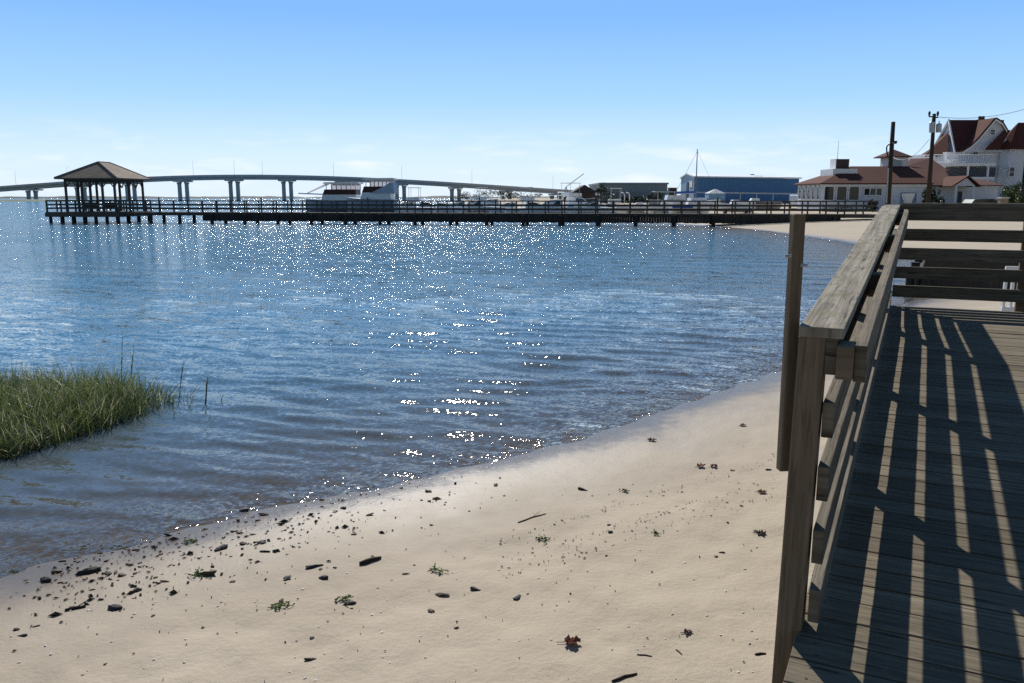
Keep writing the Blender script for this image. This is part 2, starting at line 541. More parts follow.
rg = M.node('ShaderNodeMapRange'); rg.inputs['To Min'].default_value = .95; rg.inputs['To Max'].default_value = .40
M.link(wet.outputs[0], rg.inputs['Value']); soak = M.node('ShaderNodeMapRange', interpolation_type='SMOOTHSTEP')
soak.inputs['From Min'].default_value = .004; soak.inputs['From Max'].default_value = .045
soak.inputs['To Min'].default_value = 1; soak.inputs['To Max'].default_value = 0
M.link(zz, soak.inputs['Value'])
M.link(M.math('SUBTRACT', rg.outputs[0], M.math('MULTIPLY', soak.outputs[0], .24)), M.b.inputs['Roughness'])
M.link(M.mix(M.math('MULTIPLY', soak.outputs[0], .8), col, (.115, .090, .066)), M.b.inputs['Base Color'])
M.b.inputs['Specular IOR Level'].default_value = .24
hgt = M.math('ADD', M.math('MULTIPLY', n_lump.outputs[0], .6), M.math('MULTIPLY', n_grain.outputs[0], .22))
hgt = M.math('ADD', hgt, M.math('MULTIPLY', n_mid.outputs[0], .8))
hgt = M.math('MULTIPLY', hgt, M.math('SUBTRACT', 1.0, M.math('MULTIPLY', wet.outputs[0], .88)))
hgt = M.math('ADD', hgt, M.math('MULTIPLY', M.math('MULTIPLY', n_lump.outputs[0], soak.outputs[0]), .45))
M.bump(hgt, .6, .018)
sand_mat = M.m

rg_ = [0.0, .5]
while rg_[-1] < 6000:
    rg_.append(rg_[-1] * (1.0125 if rg_[-1] < 40 else 1.035) + .002)
ground = polar_mesh('sand_beach', np.array(rg_), thetas(62, .22, 4.0), lambda X, Y, r: ground_z(X, Y), sand_mat)
tag(ground, kind='structure')

# water
wave_rng = np.random.default_rng(5)
WAVES = []
for k in range(34):
    lam = float(np.exp(wave_rng.uniform(math.log(.20), math.log(.95))))
    ang = R(251) + wave_rng.normal(0, .22)                 # travelling towards the beach
    slope = .0165 * (lam / .4) ** .15
    WAVES.append((lam, math.cos(ang), math.sin(ang), slope * lam / (2 * math.pi), wave_rng.uniform(0, 6.28)))
for k in range(5):
    lam = float(wave_rng.uniform(1.2, 2.2)); ang = R(250) + wave_rng.normal(0, .15)
    WAVES.append((lam, math.cos(ang), math.sin(ang), .009 * lam / (2 * math.pi), wave_rng.uniform(0, 6.28)))

def water_z(X, Y, r):
    d = -shore_d(X, Y)
    z = np.zeros_like(X)
    sp = np.maximum(r * r / EYE / 826 * .8, r * R(.16))
    patch = np.clip(1 + 1.1 * vnoise(X, Y, .11, 21) + .8 * vnoise(X, Y, .35, 22), .25, 1.8)
    wx = X + .5 * vnoise(X, Y, .5, 23); wy = Y + .5 * vnoise(X, Y, .5, 24)
    for lam, cx, cy, a, ph in WAVES:
        f = np.clip((lam / sp - 2.2) / 3.0, 0, 1)
        s = np.sin((wx * cx + wy * cy) * 2 * math.pi / lam + ph)
        z += f * a * (s + .25 * s * s)
    z *= patch * np.clip(d / 1.2, .3, 1)
    return np.where(d < -1.5, -.05 - .05 * np.clip((-d - 1.5), 0, 40), z)

M = Mat('bay_water')
geo = M.node('ShaderNodeNewGeometry')
pos = geo.outputs['Position']
def slopes(vec_scale, rot, scale, detail, amt):
    nd = M.noise(M.mapping(M.mapping(pos, (1, 1, 1), (0, 0, R(rot))), vec_scale), scale, detail, .6, .4)
    sub = M.node('ShaderNodeVectorMath', operation='SUBTRACT'); sub.inputs[1].default_value = (.5, .5, .5)
    M.link(nd.outputs['Color'], sub.inputs[0])
    ml = M.node('ShaderNodeVectorMath', operation='MULTIPLY'); ml.inputs[1].default_value = amt
    M.link(sub.outputs[0], ml.inputs[0]); return ml.outputs[0]
def vadd(a, b):
    nd = M.node('ShaderNodeVectorMath', operation='ADD'); M.link(a, nd.inputs[0]); M.link(b, nd.inputs[1]); return nd.outputs[0]
s1 = slopes((.55, 1.5, 1), 12, 1.1, 2, (.40, .55, 0))
s2 = slopes((.6, 1.3, 1), 20, 4.5, 2, (1.05, 1.25, 0))
s3 = slopes((.8, 1.2, 1), -15, 24.0, 1, (1.6, 1.6, 0))
sl = vadd(vadd(s1, s2), s3)
# calmer in the lee of the beach
sepw = M.node('ShaderNodeSeparateXYZ'); M.link(pos, sepw.inputs[0])
pn = M.noise(M.mapping(pos, (.05, .16, 1)), 1.0, 4, .6)
gust = M.node('ShaderNodeMapRange'); gust.inputs['From Min'].default_value = .3; gust.inputs['From Max'].default_value = .7
gust.inputs['To Min'].default_value = .75; gust.inputs['To Max'].default_value = 1.2
M.link(pn.outputs[0], gust.inputs['Value'])
att = M.node('ShaderNodeAttribute'); att.attribute_name = 'calm'
scl = M.node('ShaderNodeVectorMath', operation='SCALE'); M.link(sl, scl.inputs[0])
M.link(M.math('MULTIPLY', gust.outputs[0], att.outputs['Fac']), scl.inputs['Scale'])
nn = M.node('ShaderNodeVectorMath', operation='NORMALIZE'); M.link(vadd(geo.outputs['Normal'], scl.outputs[0]), nn.inputs[0])
NRM = nn.outputs[0]
gl = M.node('ShaderNodeBsdfGlossy', Roughness=.05)
rgh = M.node('ShaderNodeAttribute'); rgh.attribute_name = 'chop'; M.link(rgh.outputs['Fac'], gl.inputs['Roughness']); gl.inputs['Color'].default_value = (1, 1, 1, 1); M.link(NRM, gl.inputs['Normal'])
tr = M.node('ShaderNodeBsdfTransparent'); tr.inputs['Color'].default_value = (.92, .93, .90, 1)
df = M.node('ShaderNodeBsdfDiffuse'); silt = M.node('ShaderNodeAttribute'); silt.attribute_name = 'silt'
M.link(M.mix(silt.outputs['Fac'], (.040, .135, .215), (.135, .098, .060)), df.inputs['Color'])
body = M.node('ShaderNodeMixShader'); M.link(M.math('SUBTRACT', .85, M.math('MULTIPLY', silt.outputs['Fac'], .45)), body.inputs[0])
M.link(tr.outputs[0], body.inputs[1]); M.link(df.outputs[0], body.inputs[2])
fr = M.node('ShaderNodeFresnel', IOR=1.333); M.link(NRM, fr.inputs['Normal'])
wm = M.node('ShaderNodeMixShader'); M.link(fr.outputs[0], wm.inputs[0]); M.link(body.outputs[0], wm.inputs[1]); M.link(gl.outputs[0], wm.inputs[2])
M.link(wm.outputs[0], M.out.inputs['Surface'])
ab = M.node('ShaderNodeVolumeAbsorption', Density=1.1); ab.inputs['Color'].default_value = (.42, .40, .26, 1)
M.link(ab.outputs[0], M.out.inputs['Volume'])
water_mat = M.m

dep = np.concatenate([np.linspace(700, 14, 1000), 14 * (np.linspace(1, .02, 60)[1:] ** 1.6)])   # finer rings towards the eye
rw = np.concatenate([[.2, 1.2, 2.2], EYE * 826 / dep])
rw = rw[rw < 9000]
rw = np.concatenate([rw, [12000.]])
water = polar_mesh('bay_water', rw, thetas(58, .14, 5.0), water_z, water_mat)
co = np.empty(len(water.data.vertices) * 3); water.data.vertices.foreach_get('co', co); co = co.reshape(-1, 3)
dsh = -shore_d(co[:, 0], co[:, 1])
rr_ = np.hypot(co[:, 0], co[:, 1])
calm = .15 + 1.15 * np.clip((rr_ - 8) / 50, 0, 1) ** .75 + .55 * np.exp(-np.clip(dsh, 0, None) / .55)
at_ = water.data.attributes.new('calm', 'FLOAT', 'POINT'); at_.data.foreach_set('value', calm.astype(np.float32))
ch_ = water.data.attributes.new('chop', 'FLOAT', 'POINT')
ch_.data.foreach_set('value', (.045 + .045 * np.clip((rr_ - 12) / 70, 0, 1)).astype(np.float32))
si_ = water.data.attributes.new('silt', 'FLOAT', 'POINT')
si_.data.foreach_set('value', (np.exp(-np.clip(dsh, 0, None) / 4.5) * .97).astype(np.float32))
tag(water, kind='structure')

# far shore: low marsh and trees along the horizon
mb = MB()
prof = [(-700, 900)] + [(x, 900 + 60 * math.sin(x * .004)) for x in range(-690, 1300, 5)]
def ridge(name, pts, hfun, depth, mat):
    m = MB(); n = len(pts)
    for k, (x, y) in enumerate(pts):
        h = hfun(x)
        m.v += [(x, y, -.3), (x, y + depth * .25, h), (x, y + depth, h * .7), (x, y + depth * 1.3, -.3)]
    for k in range(n - 1):
        for j in range(3):
            m.f.append([k * 4 + j, (k + 1) * 4 + j, (k + 1) * 4 + j + 1, k * 4 + j + 1]); m.uv.append([(0, 0)] * 4)
    return tag(m.build(name, mat, smooth=True), kind='structure')
marsh_far = m_plain('far_marsh_green', (.10, .12, .05), .9, .35, .05)
trees_far = m_plain('far_tree_belt', (.035, .045, .04), .9, .3, .05)
ridge('far_marsh', [(x, 520) for x in range(-420, -262, 6)], lambda x: .9 + .5 * mnoise.noise((x * .06, 0, 0)), 60, marsh_far)
ridge('far_shore', [(x, 1500) for x in range(-1400, 600, 9)],
      lambda x: max(1.2, 3.4 + 2.6 * mnoise.noise((x * .012, 3, 0)) + 1.6 * mnoise.noise((x * .06, 9, 0))), 120, trees_far)

# ------------------------------------------------------------------ pier and pavilion
PA, PB = at(45, 222, 87), at(872, 213, 74)
PA = Vector((PA.x, PA.y, 0)); PB = Vector((PB.x, PB.y, 0))
PD = (PB - PA).normalized(); PN = Vector((PD.y, -PD.x, 0))       # PN points towards the camera
PLEN = (PB - PA).length
DZ, RAILH, HW = 1.08, 1.14, 1.25

GC = at(113.8, 177, 84.5); GC = Vector((GC.x, GC.y, 0))             # near corner of the pavilion
th = R(29)
los = Vector((GC.x, GC.y, 0)).normalized(); prp = Vector((los.y, -los.x, 0))
E1 = (-prp * math.cos(th) + los * math.sin(th)); E2 = (prp * math.sin(th) + los * math.cos(th))
th = -math.atan2(-E1.y, -E1.x)
L1, L2 = 5.2, 5.7
def G(a, b, z): return GC + E1 * a + E2 * b + Vector((0, 0, z))

pier = thing('fishing_pier', 'long dark timber fishing pier with plank skirt crossing the bay to the beach', 'pier', tuple(PA))
def P(s, l, z): return PA + PD * s + PN * l + Vector((0, 0, z))
S0 = 10.2       # pier proper starts where the pavilion platform ends
m = MB()
s = S0
while s < PLEN:
    m.board(P(s, -HW, DZ), P(s, HW, DZ), PD * .14, (0, 0, .025)); s += .3
m.board(P(S0, HW - .05, DZ - .16), P(PLEN, HW - .05, DZ - .16), (0, 0, .13), PN * .04)
m.board(P(S0, -HW + .05, DZ - .16), P(PLEN, -HW + .05, DZ - .16), (0, 0, .13), PN * .04)
m.build('decking', wood_pier, pier)
m = MB(); s = 18.6
while s < PLEN - 3:
    m.board(P(s, HW + .04, .27 + random.uniform(-.03, .03)), P(s, HW + .04, DZ - .05), PD * .118, PN * .03); s += .241
m.build('plank_skirt', wood_pile, pier)
for zz_ in (RAILH, RAILH * .66, RAILH * .33):
    for side in (1, -1):
        MB().board(P(S0, side * HW, DZ + zz_), P(PLEN, side * HW, DZ + zz_),
                   (0, 0, .085 if zz_ < RAILH else .05), PN * (.02 if zz_ < RAILH else .09)).build('rail', wood_pier, pier)
s = S0 + .6; k = 0
while s < PLEN - .5:
    for side in (1, -1):
        tall = .35 if (k % 7 == 2 and side == 1) else .02
        MB().post(P(s, side * (HW + .06), DZ - .3), RAILH + .3 + tall, .11).build('rail_post', wood_pier, pier)
    s += 1.55; k += 1
s = S0 + 2.6
while s < PLEN - 2:
    for l in ((HW + .2, -HW) if s > 16 else (HW - .1, -HW + .1)):
        p = P(s, l, -2.0)
        MB().tube([p, p + Vector((0, 0, 2.95 if s > 16 else 2.9))], [.19, .17], 10).build('pile', wood_pile, pier, smooth=False)
    s += 3.45 if s > 16 else 3.3

pav = thing('pier_pavilion', 'open hip roofed timber pavilion on piles at the end of the long pier', 'pavilion', tuple(GC))
ov = .45
PX0, PX1, PY0, PY1 = -.6, L1 + 1.9, -.6, L2 + .5
m = MB()
m.prism([G(PX0, PY0, DZ - .07), G(PX1, PY0, DZ - .07), G(PX1, PY1, DZ - .07), G(PX0, PY1, DZ - .07)], (0, 0, .1))
m.build('platform', wood_pier, pav)
m = MB()
for (a, b) in (((PX0, PY0), (PX1, PY0)), ((PX1, PY0), (PX1, PY1)), ((PX1, PY1), (PX0, PY1)), ((PX0, PY1), (PX0, PY0))):
    A_, B_ = G(*a, DZ - .27), G(*b, DZ - .27); d_ = (B_ - A_).normalized(); nn_ = Vector((d_.y, -d_.x, 0))
    m.board(A_ - nn_ * .05, B_ - nn_ * .05, (0, 0, .19), nn_ * .04)
m.build('edge_beam', wood_pier, pav)
for i in range(7):
    for j in range(4):
        p = G(PX0 + .3 + (PX1 - PX0 - .6) * i / 6, PY0 + .3 + (PY1 - PY0 - .6) * j / 3, -2.0)
        MB().tube([p, p + Vector((0, 0, 2.85))], [.17, .15], 10).build('pile', wood_pile, pav)
EAVE = 4.42
for i in range(5):
    for j in range(5):
        if i in (0, 4) or j in (0, 4):
            if (i in (1, 3) and j in (0, 4)) or (j in (1, 3) and i in (0, 4)):
                if j != 0: continue
            MB().post(G(.05 + (L1 - .1) * i / 4, .05 + (L2 - .1) * j / 4, DZ), EAVE - DZ, .19, ang=-th).build('post', wood_pier, pav)
m = MB()
for (a, b) in (((0, 0), (L1, 0)), ((L1, 0), (L1, L2)), ((L1, L2), (0, L2)), ((0, L2), (0, 0))):
    A_, B_ = G(*a, EAVE - .14), G(*b, EAVE - .14); d_ = (B_ - A_).normalized(); nn_ = Vector((d_.y, -d_.x, 0))
    m.board(A_ + d_ * .06, B_ - d_ * .06, (0, 0, .16), nn_ * .07)
m.build('roof_beam', wood_pier, pav)
for i in range(5):
    for (pp, dd) in ((G(.05 + (L1 - .1) * i / 4, .05, EAVE - .85), E1), (G(.05, .05 + (L2 - .1) * i / 4, EAVE - .85), E2)):
        for sg in (1, -1):
            if (i == 0 and sg < 0) or (i == 4 and sg > 0): continue
            q = pp + dd * sg * .5 + Vector((0, 0, .55))
            MB().board(pp + dd * sg * .07, q, Vector((0, 0, 1)).cross(dd) * .05, (0, 0, .06)).build('knee_brace', wood_pier, pav)
RZ = 6.02
r1, r2 = G(L1 / 2, L2 / 2 - .9, RZ), G(L1 / 2, L2 / 2 + 1.3, RZ)
c00, c10, c11, c01 = [G(a, b, EAVE - .06) for a, b in ((-ov - .2, -ov - .2), (L1 + ov + .2, -ov - .2), (L1 + ov + .2, L2 + ov + .2), (-ov - .2, L2 + ov + .2))]
up = Vector((0, 0, .13))
m = MB()
for q in ([c00, c10, r1], [c10, c11, r2, r1], [c11, c01, r2], [c01, c00, r1, r2]):
    m.face([p + up for p in q][::-1]); m.face(q)
for a, b in ((c00, c10), (c10, c11), (c11, c01), (c01, c00)):
    m.face([a, b, b + up, a + up])
m.build('roof', roof_gaz, pav)
m = MB()
for a, b in ((c00, r1), (c10, r1), (c11, r2), (c01, r2), (r1, r2)):
    m.tube([a + up * 1.05, b + up * 1.05], .07, 6)
m.build('ridge_cap', roof_gaz, pav)
def pav_rail(a, b):
    A_, B_ = G(*a, 0), G(*b, 0); d_ = (B_ - A_); L_ = d_.length; d_.normalize(); nn_ = Vector((d_.y, -d_.x, 0))
    for zz_ in (RAILH, .76, .4):
        z_ = Vector((0, 0, DZ + zz_)); MB().board(A_ + z_, B_ + z_, (0, 0, .075), nn_ * .03).build('rail', wood_pier, pav)
    n_ = max(2, int(L_ / 1.5))
    for i in range(n_ + 1):
        MB().post(A_ + d_ * (L_ * i / n_) + nn_ * .08 + Vector((0, 0, DZ - .3)), RAILH + .34, .12, ang=-th).build('rail_post', wood_pier, pav)
pav_rail((PX0 + .08, PY0 + .08), (PX1 - .08, PY0 + .08)); pav_rail((PX1 - .08, PY0 + .08), (PX1 - .08, PY1 - .08))
pav_rail((PX1 - .08, PY1 - .08), (PX0 + .08, PY1 - .08)); pav_rail((PX0 + .08, PY0 + .08), (PX0 + .08, PY1 * .35))
# benches inside
for (a, b, lab) in ((1.2, 1.2, 'dark timber bench under the pavilion roof nearest its front corner'), (3.4, 1.6, 'dark timber bench under the pavilion roof away from its front corner')):
    bn = thing('bench', lab, 'bench', tuple(G(a, b, DZ)), 'benches in the pavilion')
    MB().board(G(a - .8, b, DZ + .45), G(a + .8, b, DZ + .45), E2 * .22, (0, 0, .03)).build('seat', wood_pier, bn)
    MB().board(G(a - .8, b - .24, DZ + .75), G(a + .8, b - .24, DZ + .75), (0, 0, .22), E2 * .025).build('backrest', wood_pier, bn)
    for q in (-.6, .6):
        MB().board(G(a + q, b - .2, DZ + .03), G(a + q, b - .2, DZ + .5), E1 * .04, E2 * .04).build('leg', wood_pier, bn)
        MB().board(G(a + q, b + .17, DZ + .03), G(a + q, b + .17, DZ + .42), E1 * .04, E2 * .04).build('leg', wood_pier, bn)

# ------------------------------------------------------------------ bridge
BY = 600
bridge = thing('road_bridge', 'long grey concrete highway bridge arching over the bay on paired columns', 'bridge', (0, BY, 0))
prof = [(-60, 190.5), (0, 186.0), (60, 181.5), (120, 178.2), (170, 176.2), (215, 174.8), (256, 174.2), (300, 174.8), (356, 177.2),
        (400, 179.6), (460, 182.6), (512, 186.0), (560, 189.2), (600, 191.8), (660, 195)]
pts = [at(x, y, BY) for x, y in prof]
def smooth_prof(n=120):
    xs = np.array([p.x for p in pts]); zs = np.array([p.z for p in pts])
    co_ = np.polyfit(xs, zs, 5); X = np.linspace(xs[0], xs[-1], n)
    return X, np.polyval(co_, X)
BX, BZ = smooth_prof()
bz = lambda x: float(np.interp(x, BX, BZ))
m = MB()
def strip(mb, y0, y1, zt, zb):
    for k in range(len(BX) - 1):
        xa, xb = BX[k], BX[k + 1]; a, b = BZ[k], BZ[k + 1]
        mb.face([(xa, y0, a + zb), (xb, y0, b + zb), (xb, y0, b + zt), (xa, y0, a + zt)])
        mb.face([(xb, y1, b + zb), (xa, y1, a + zb), (xa, y1, a + zt), (xb, y1, b + zt)])
        mb.face([(xa, y0, a + zt), (xb, y0, b + zt), (xb, y1, b + zt), (xa, y1, a + zt)])
        mb.face([(xa, y1, a + zb), (xb, y1, b + zb), (xb, y0, b + zb), (xa, y0, a + zb)])
strip(m, BY - .5, BY + 13.5, -.9, -1.5); m.build('deck', concrete, bridge)
m = MB()
for yy in (BY + 1.2, BY + 4.6, BY + 8, BY + 11.4): strip(m, yy, yy + .7, -1.5, -3.4)
m.build('girder', concrete_d, bridge)
for yy in (BY - .45, BY + 13.1):
    m = MB(); strip(m, yy, yy + .35, 0, -.9); m.build('parapet', concrete, bridge)
for px in (27.5, 77, 127.5, 180.5, 232, 285.5, 342, 399.5, 455, 506, 556):
    x = at(px, 200, BY).x; zt = bz(x) - 3.4
    for off in (-2.6, 2.6):
        m = MB()
        for hz, hw in ((-3, 1.25),):
            m.tube([(x + off, BY + 6.5, -3), (x + off, BY + 6.5, zt - 3.0), (x + off * 1.05, BY + 6.5, zt - 1.2)], [1.45, 1.4, 1.9], 14)
        m.build('column', concrete_d, bridge, smooth=True)
    m = MB()
    m.prism([(x - 4.9, BY + .8, zt - 1.0), (x + 4.9, BY + .8, zt - 1.0), (x + 5.2, BY + .8, zt), (x - 5.2, BY + .8, zt)], (0, 11.8, 0))
    m.build('pier_cap', concrete_d, bridge)
for px in (16, 68, 194, 235, 263, 334, 402, 472, 553):
    p = at(px, 180, BY + .2); x = p.x; z = bz(x)
    lp = thing('lamp_post', 'thin grey lamp post standing on the bridge parapet', 'lamp post', (x, BY - .3, z), 'lamp posts along the bridge')
    MB().tube([(x, BY - .3, z), (x, BY - .3, z + 9.5)], [.10, .06], 6).build('pole', steel, lp)
    MB().tube([(x, BY - .3, z + 9.4), (x + .3, BY + 1.6, z + 9.9), (x + .3, BY + 2.4, z + 9.85)], .05, 5).build('arm', steel, lp)

# ------------------------------------------------------------------ boats
def hull(mb, c, L, B, H, ang, z0=0.0, bowrise=.35):
    """a planing hull, bow towards +local x; returns local->world function"""
    ca, sa = math.cos(ang), math.sin(ang)
    def T(x, y, z): return Vector((c[0] + x * ca - y * sa, c[1] + x * sa + y * ca, z0 + z))
    n = 14; rows = []
    for i in range(n + 1):
        t = i / n; x = -L / 2 + L * t
        w = B / 2 * (1 - max(0, (t - .45) / .55) ** 2.2); w = max(w, .03)
        sh = H + H * bowrise * max(0, t - .3) ** 1.5
        k = -.35 * H * (1 - max(0, t - .6) * 1.8)
        rows.append([T(x, -w, sh), T(x, -w * .86, sh * .35), T(x, 0, k), T(x, w * .86, sh * .35), T(x, w, sh)])
    for i in range(n):
        for j in range(4):
            mb.face([rows[i][j], rows[i][j + 1], rows[i + 1][j + 1], rows[i + 1][j]])
        mb.face([rows[i][0], rows[i + 1][0], rows[i + 1][4], rows[i][4]])
    mb.face(rows[0][::-1])
    return T

def cruiser(c, L, ang, z0, label, group='white cabin cruisers berthed behind the pier', flybridge=False, arch=True, stripe=None):
    t = thing('cabin_cruiser', label, 'boat', (c[0], c[1], z0), group)
    m = MB(); B = L * .3; H = L * .13
    T = hull(m, c, L, B, H, ang, z0); m.build('hull', gel_white, t)
    if stripe:
        m = MB()
        for sg in (1, -1):
            m.board(T(-L * .48, sg * (B / 2 + .02), H * .72), T(L * .05, sg * (B / 2 + .02), H * .72), (0, 0, .09), T(0, .03, 0) - T(0, 0, 0))
        m.build('stripe', stripe, t)
    m = MB(); w = B * .38
    base = [T(-L * .12, -w, H * 1.0), T(L * .28, -w * .6, H * 1.15), T(L * .28, w * .6, H * 1.15), T(-L * .12, w, H)]
    top = [T(-L * .10, -w * .85, H * 1.95), T(L * .10, -w * .6, H * 1.85), T(L * .10, w * .6, H * 1.85), T(-L * .10, w * .85, H * 1.95)]
    for k in range(4): m.face([base[k], base[(k + 1) % 4], top[(k + 1) % 4], top[k]])
    m.face(top); cab = m.build('cabin', gel_white, t)
    m = MB()
    for k in (0, 1, 2):
        a, b, c2, d2 = base[k], base[(k + 1) % 4], top[(k + 1) % 4], top[k]
        n_ = (b - a).cross(d2 - a).normalized() * .012
        L_ = lambda u, v: (a.lerp(b, u)).lerp(d2.lerp(c2, u), v) + n_
        m.face([L_(.1, .35), L_(.88, .3), L_(.85, .85), L_(.12, .88)])
    m.build('windscreen', glass, cab)
    if arch:
        MB().tube([T(-L * .22, -B * .45, H), T(-L * .26, -B * .42, H * 2.5), T(-L * .26, B * .42, H * 2.5), T(-L * .22, B * .45, H)], .07, 6).build('radar_arch', gel_white, t)
    if flybridge:
        m = MB(); m.prism([T(-L * .2, -w, H * 2.05), T(L * .06, -w * .8, H * 2.0), T(L * .06, w * .8, H * 2.0), T(-L * .2, w, H * 2.05)], (0, 0, .5)); m.build('flybridge', gel_white, t)
        m = MB(); m.prism([T(-L * .22, -w, H * 2.05 + 1.9), T(L * .02, -w, H * 2.05 + 1.9), T(L * .02, w, H * 2.05 + 1.9), T(-L * .22, w, H * 2.05 + 1.9)], (0, 0, .08)); m.build('canopy', canvas, t)
        for sx_ in (-.2, .0):
            for sy_ in (-1, 1):
                MB().tube([T(L * sx_, sy_ * w * .9, H * 2.05), T(L * sx_, sy_ * w * .9, H * 2.05 + 1.92)], .03, 5).build('canopy_post', steel, t)
    m = MB()
    path = [T(L * .05, -B * .44, H * 1.2 + .55), T(L * .3, -B * .36, H * 1.25 + .6), T(L * .47, -.05, H * 1.35 + .6), T(L * .3, B * .36, H * 1.25 + .6), T(L * .05, B * .44, H * 1.2 + .55)]
    m.tube(path, .025, 5)
    for q in path[1:4]: m.tube([q - Vector((0, 0, .6)), q], .02, 5)
    m.build('bow_rail', steel, t)
    return t, T

def party_boat(px0, px1, Y, roofy, label, cover):
    """double deck excursion boat; seen side on, bow to the left"""
    a, b = at(px0, 203, Y), at(px1, 203, Y)
    L = b.x - a.x; cx_ = (a.x + b.x) / 2
    t = thing('excursion_boat', label, 'boat', (cx_, Y, 0), 'excursion boats behind the pier')
    m = MB(); zr = at(px0, roofy, Y).z
    T = hull(m, (cx_, Y), L * 1.0, 4.6, zr * .43, math.pi, 0, .22); m.build('hull', m_plain('slate_shade_hull', (.22, .26, .32), .4, .1, 1, .5), t)  # shade on the lower boat is put into the slate hull colour
    z1, z2 = .62 * zr, .78 * zr
    x0, x1 = -L * .44, L * .18                   # local x runs to the left of the picture
    m = MB(); m.prism([T(x0, -2.0, .43 * zr), T(x1, -2.0, .43 * zr), T(x1 - .3, -2.0, z1), T(x0, -2.0, z1)], T(0, 4.0, 0) - T(0, 0, 0))
    m.build('lower_cabin', gel_white, t)
    
    m = MB(); m.prism([T(x0, -2.05, z1), T(x1 - .3, -2.05, z1), T(x1 - .6, -2.05, z2), T(x0, -2.05, z2)], T(0, 4.1, 0) - T(0, 0, 0))
    m.build('side_curtain', maroon, t)
    n_ = 6
    for i in range(n_):
        u0, u1 = x0 + (x1 - .9 - x0) * i / n_, x0 + (x1 - .9 - x0) * (i + 1) / n_
        m = MB(); m.prism([T(u0 + .08, -2.02, z2), T(u1 - .08, -2.02, z2), T(u1 - .08, -2.02, zr - .2), T(u0 + .08, -2.02, zr - .2)], T(0, .03, 0) - T(0, 0, 0))
        m.build('vinyl_window', clear_vinyl, t)
    for i in range(n_ + 1):
        u0 = x0 + (x1 - .9 - x0) * i / n_
        for y_ in (-2.0, 2.0):
            MB().tube([T(u0, y_, z2), T(u0, y_, zr - .15)], .06, 6).build('roof_post', white_paint, t)
    m = MB()
    m.prism([T(x0 - .5, -2.3, zr - .2), T(x1 - .4, -2.3, zr - .2), T(x1 - .6, -2.3, zr), T(x0 - .4, -2.3, zr + .05)], T(0, 4.6, 0) - T(0, 0, 0))
    m.build('roof', canvas, t)
    if cover:
        m = MB(); m.prism([T(x0 - .45, -2.2, z1 - .15), T(x0 + L * .40, -2.2, z1 - .1), T(x0 + L * .12, -2.2, z2 + .05), T(x0 + .1, -2.2, z2 + .55), T(x0 - .35, -2.2, z2 + .6)], T(0, 4.4, 0) - T(0, 0, 0))
        m.build('deck_cover', m_plain('faded_cover', (.42, .46, .52), .8, .12, 1.0), t)
    else:
        m = MB()
        m.prism([T(x1 - .6, -1.5, zr - .25), T(L * .50, -.5, z1 + .1), T(L * .50, .5, z1 + .1), T(x1 - .6, 1.5, zr - .25)], (0, 0, -.06))
        m.build('bow_awning', clear_vinyl, t)
        m = MB(); m.prism([T(x1 - .3, -1.9, z1 - .05), T(L * .62, -.4, z1 + .1), T(L * .62, .4, z1 + .1), T(x1 - .3, 1.9, z1 - .05)], (0, 0, .18)); m.build('bow_platform', gel_white, t)
    return t, T
t1, T1 = party_boat(306, 362, 128, 182.5, 'white excursion boat with flat roof, pointed bow and dark red side curtain', False)
t2, T2 = party_boat(347, 396, 122, 178.5, 'white excursion boat with domed roof and slanting grey cover over its stern', True)

def gat(px, Y):
    p = at(px, 200, Y); return (p.x, Y, GZ(p.x, Y))
cruiser((at(556, 200, 118).x, 118), 8.4, R(178), .15, 'white cabin cruiser with raked windscreen, left of the dark pitched shed', arch=False)
cruiser((at(575, 200, 128).x, 128), 9.5, R(40), .2, 'white cabin cruiser with blue stripe, bow pointing inland before the dark shed', stripe=blue_paint, flybridge=True)
cruiser((at(594, 200, 112).x, 112), 7.0, R(170), .3, 'small white motorboat just left of the grey green hall', arch=False)
cruiser((at(460, 200, 150).x, 150), 7.5, R(190), .0, 'low white motorboat moored under the falling end of the bridge', arch=True)
cruiser((at(424, 200, 150).x, 150), 7.0, R(5), .0, 'small white motorboat moored right of the excursion boats', arch=False)
cruiser((at(492, 200, 160).x, 160), 9.0, R(200), .0, 'white motorboat with radar arch moored before the far dark trees', arch=True)

for px, Y, L, a_, fb, lab in ((410, 128, 7.5, 175, True, 'white flybridge boat moored immediately right of the excursion boats'), (441, 132, 6.5, 8, False, 'low white boat moored midway between the excursion boats and the bridge end'),
                              (477, 136, 8.0, 182, True, 'white flybridge boat moored before the leftmost far tree clump'), (512, 128, 7.0, 172, False, 'white boat moored before the rightmost far tree clump'),
                              (531, 122, 7.5, 6, True, 'white flybridge boat moored left of the cabin cruiser with the raked windscreen'), (611, 116, 6.5, 178, True, 'white flybridge boat berthed before the left end of the grey green hall')):
    x_ = at(px, 200, Y).x
    cruiser((x_, Y), L, R(a_), max(.05, GZ(x_, Y) * .6), lab, flybridge=fb, arch=not fb)
# crane boom over the boats
bx = at(572, 200, 150); tipp = at(584, 173.5, 150)
cr = thing('boat_hoist', 'pale slanting hoist boom rising above the cabin cruisers', 'hoist', (bx.x - 4, 150, 0))
MB().tube([at(566, 187, 150), tipp], .07, 6).build('boom', steel, cr)
m = MB()
for sg in (-1.6, 1.6):
    m.tube([(bx.x + sg - 1, 150, .4), at(566, 187, 150)], .08, 6)
m.build('frame', steel, cr)

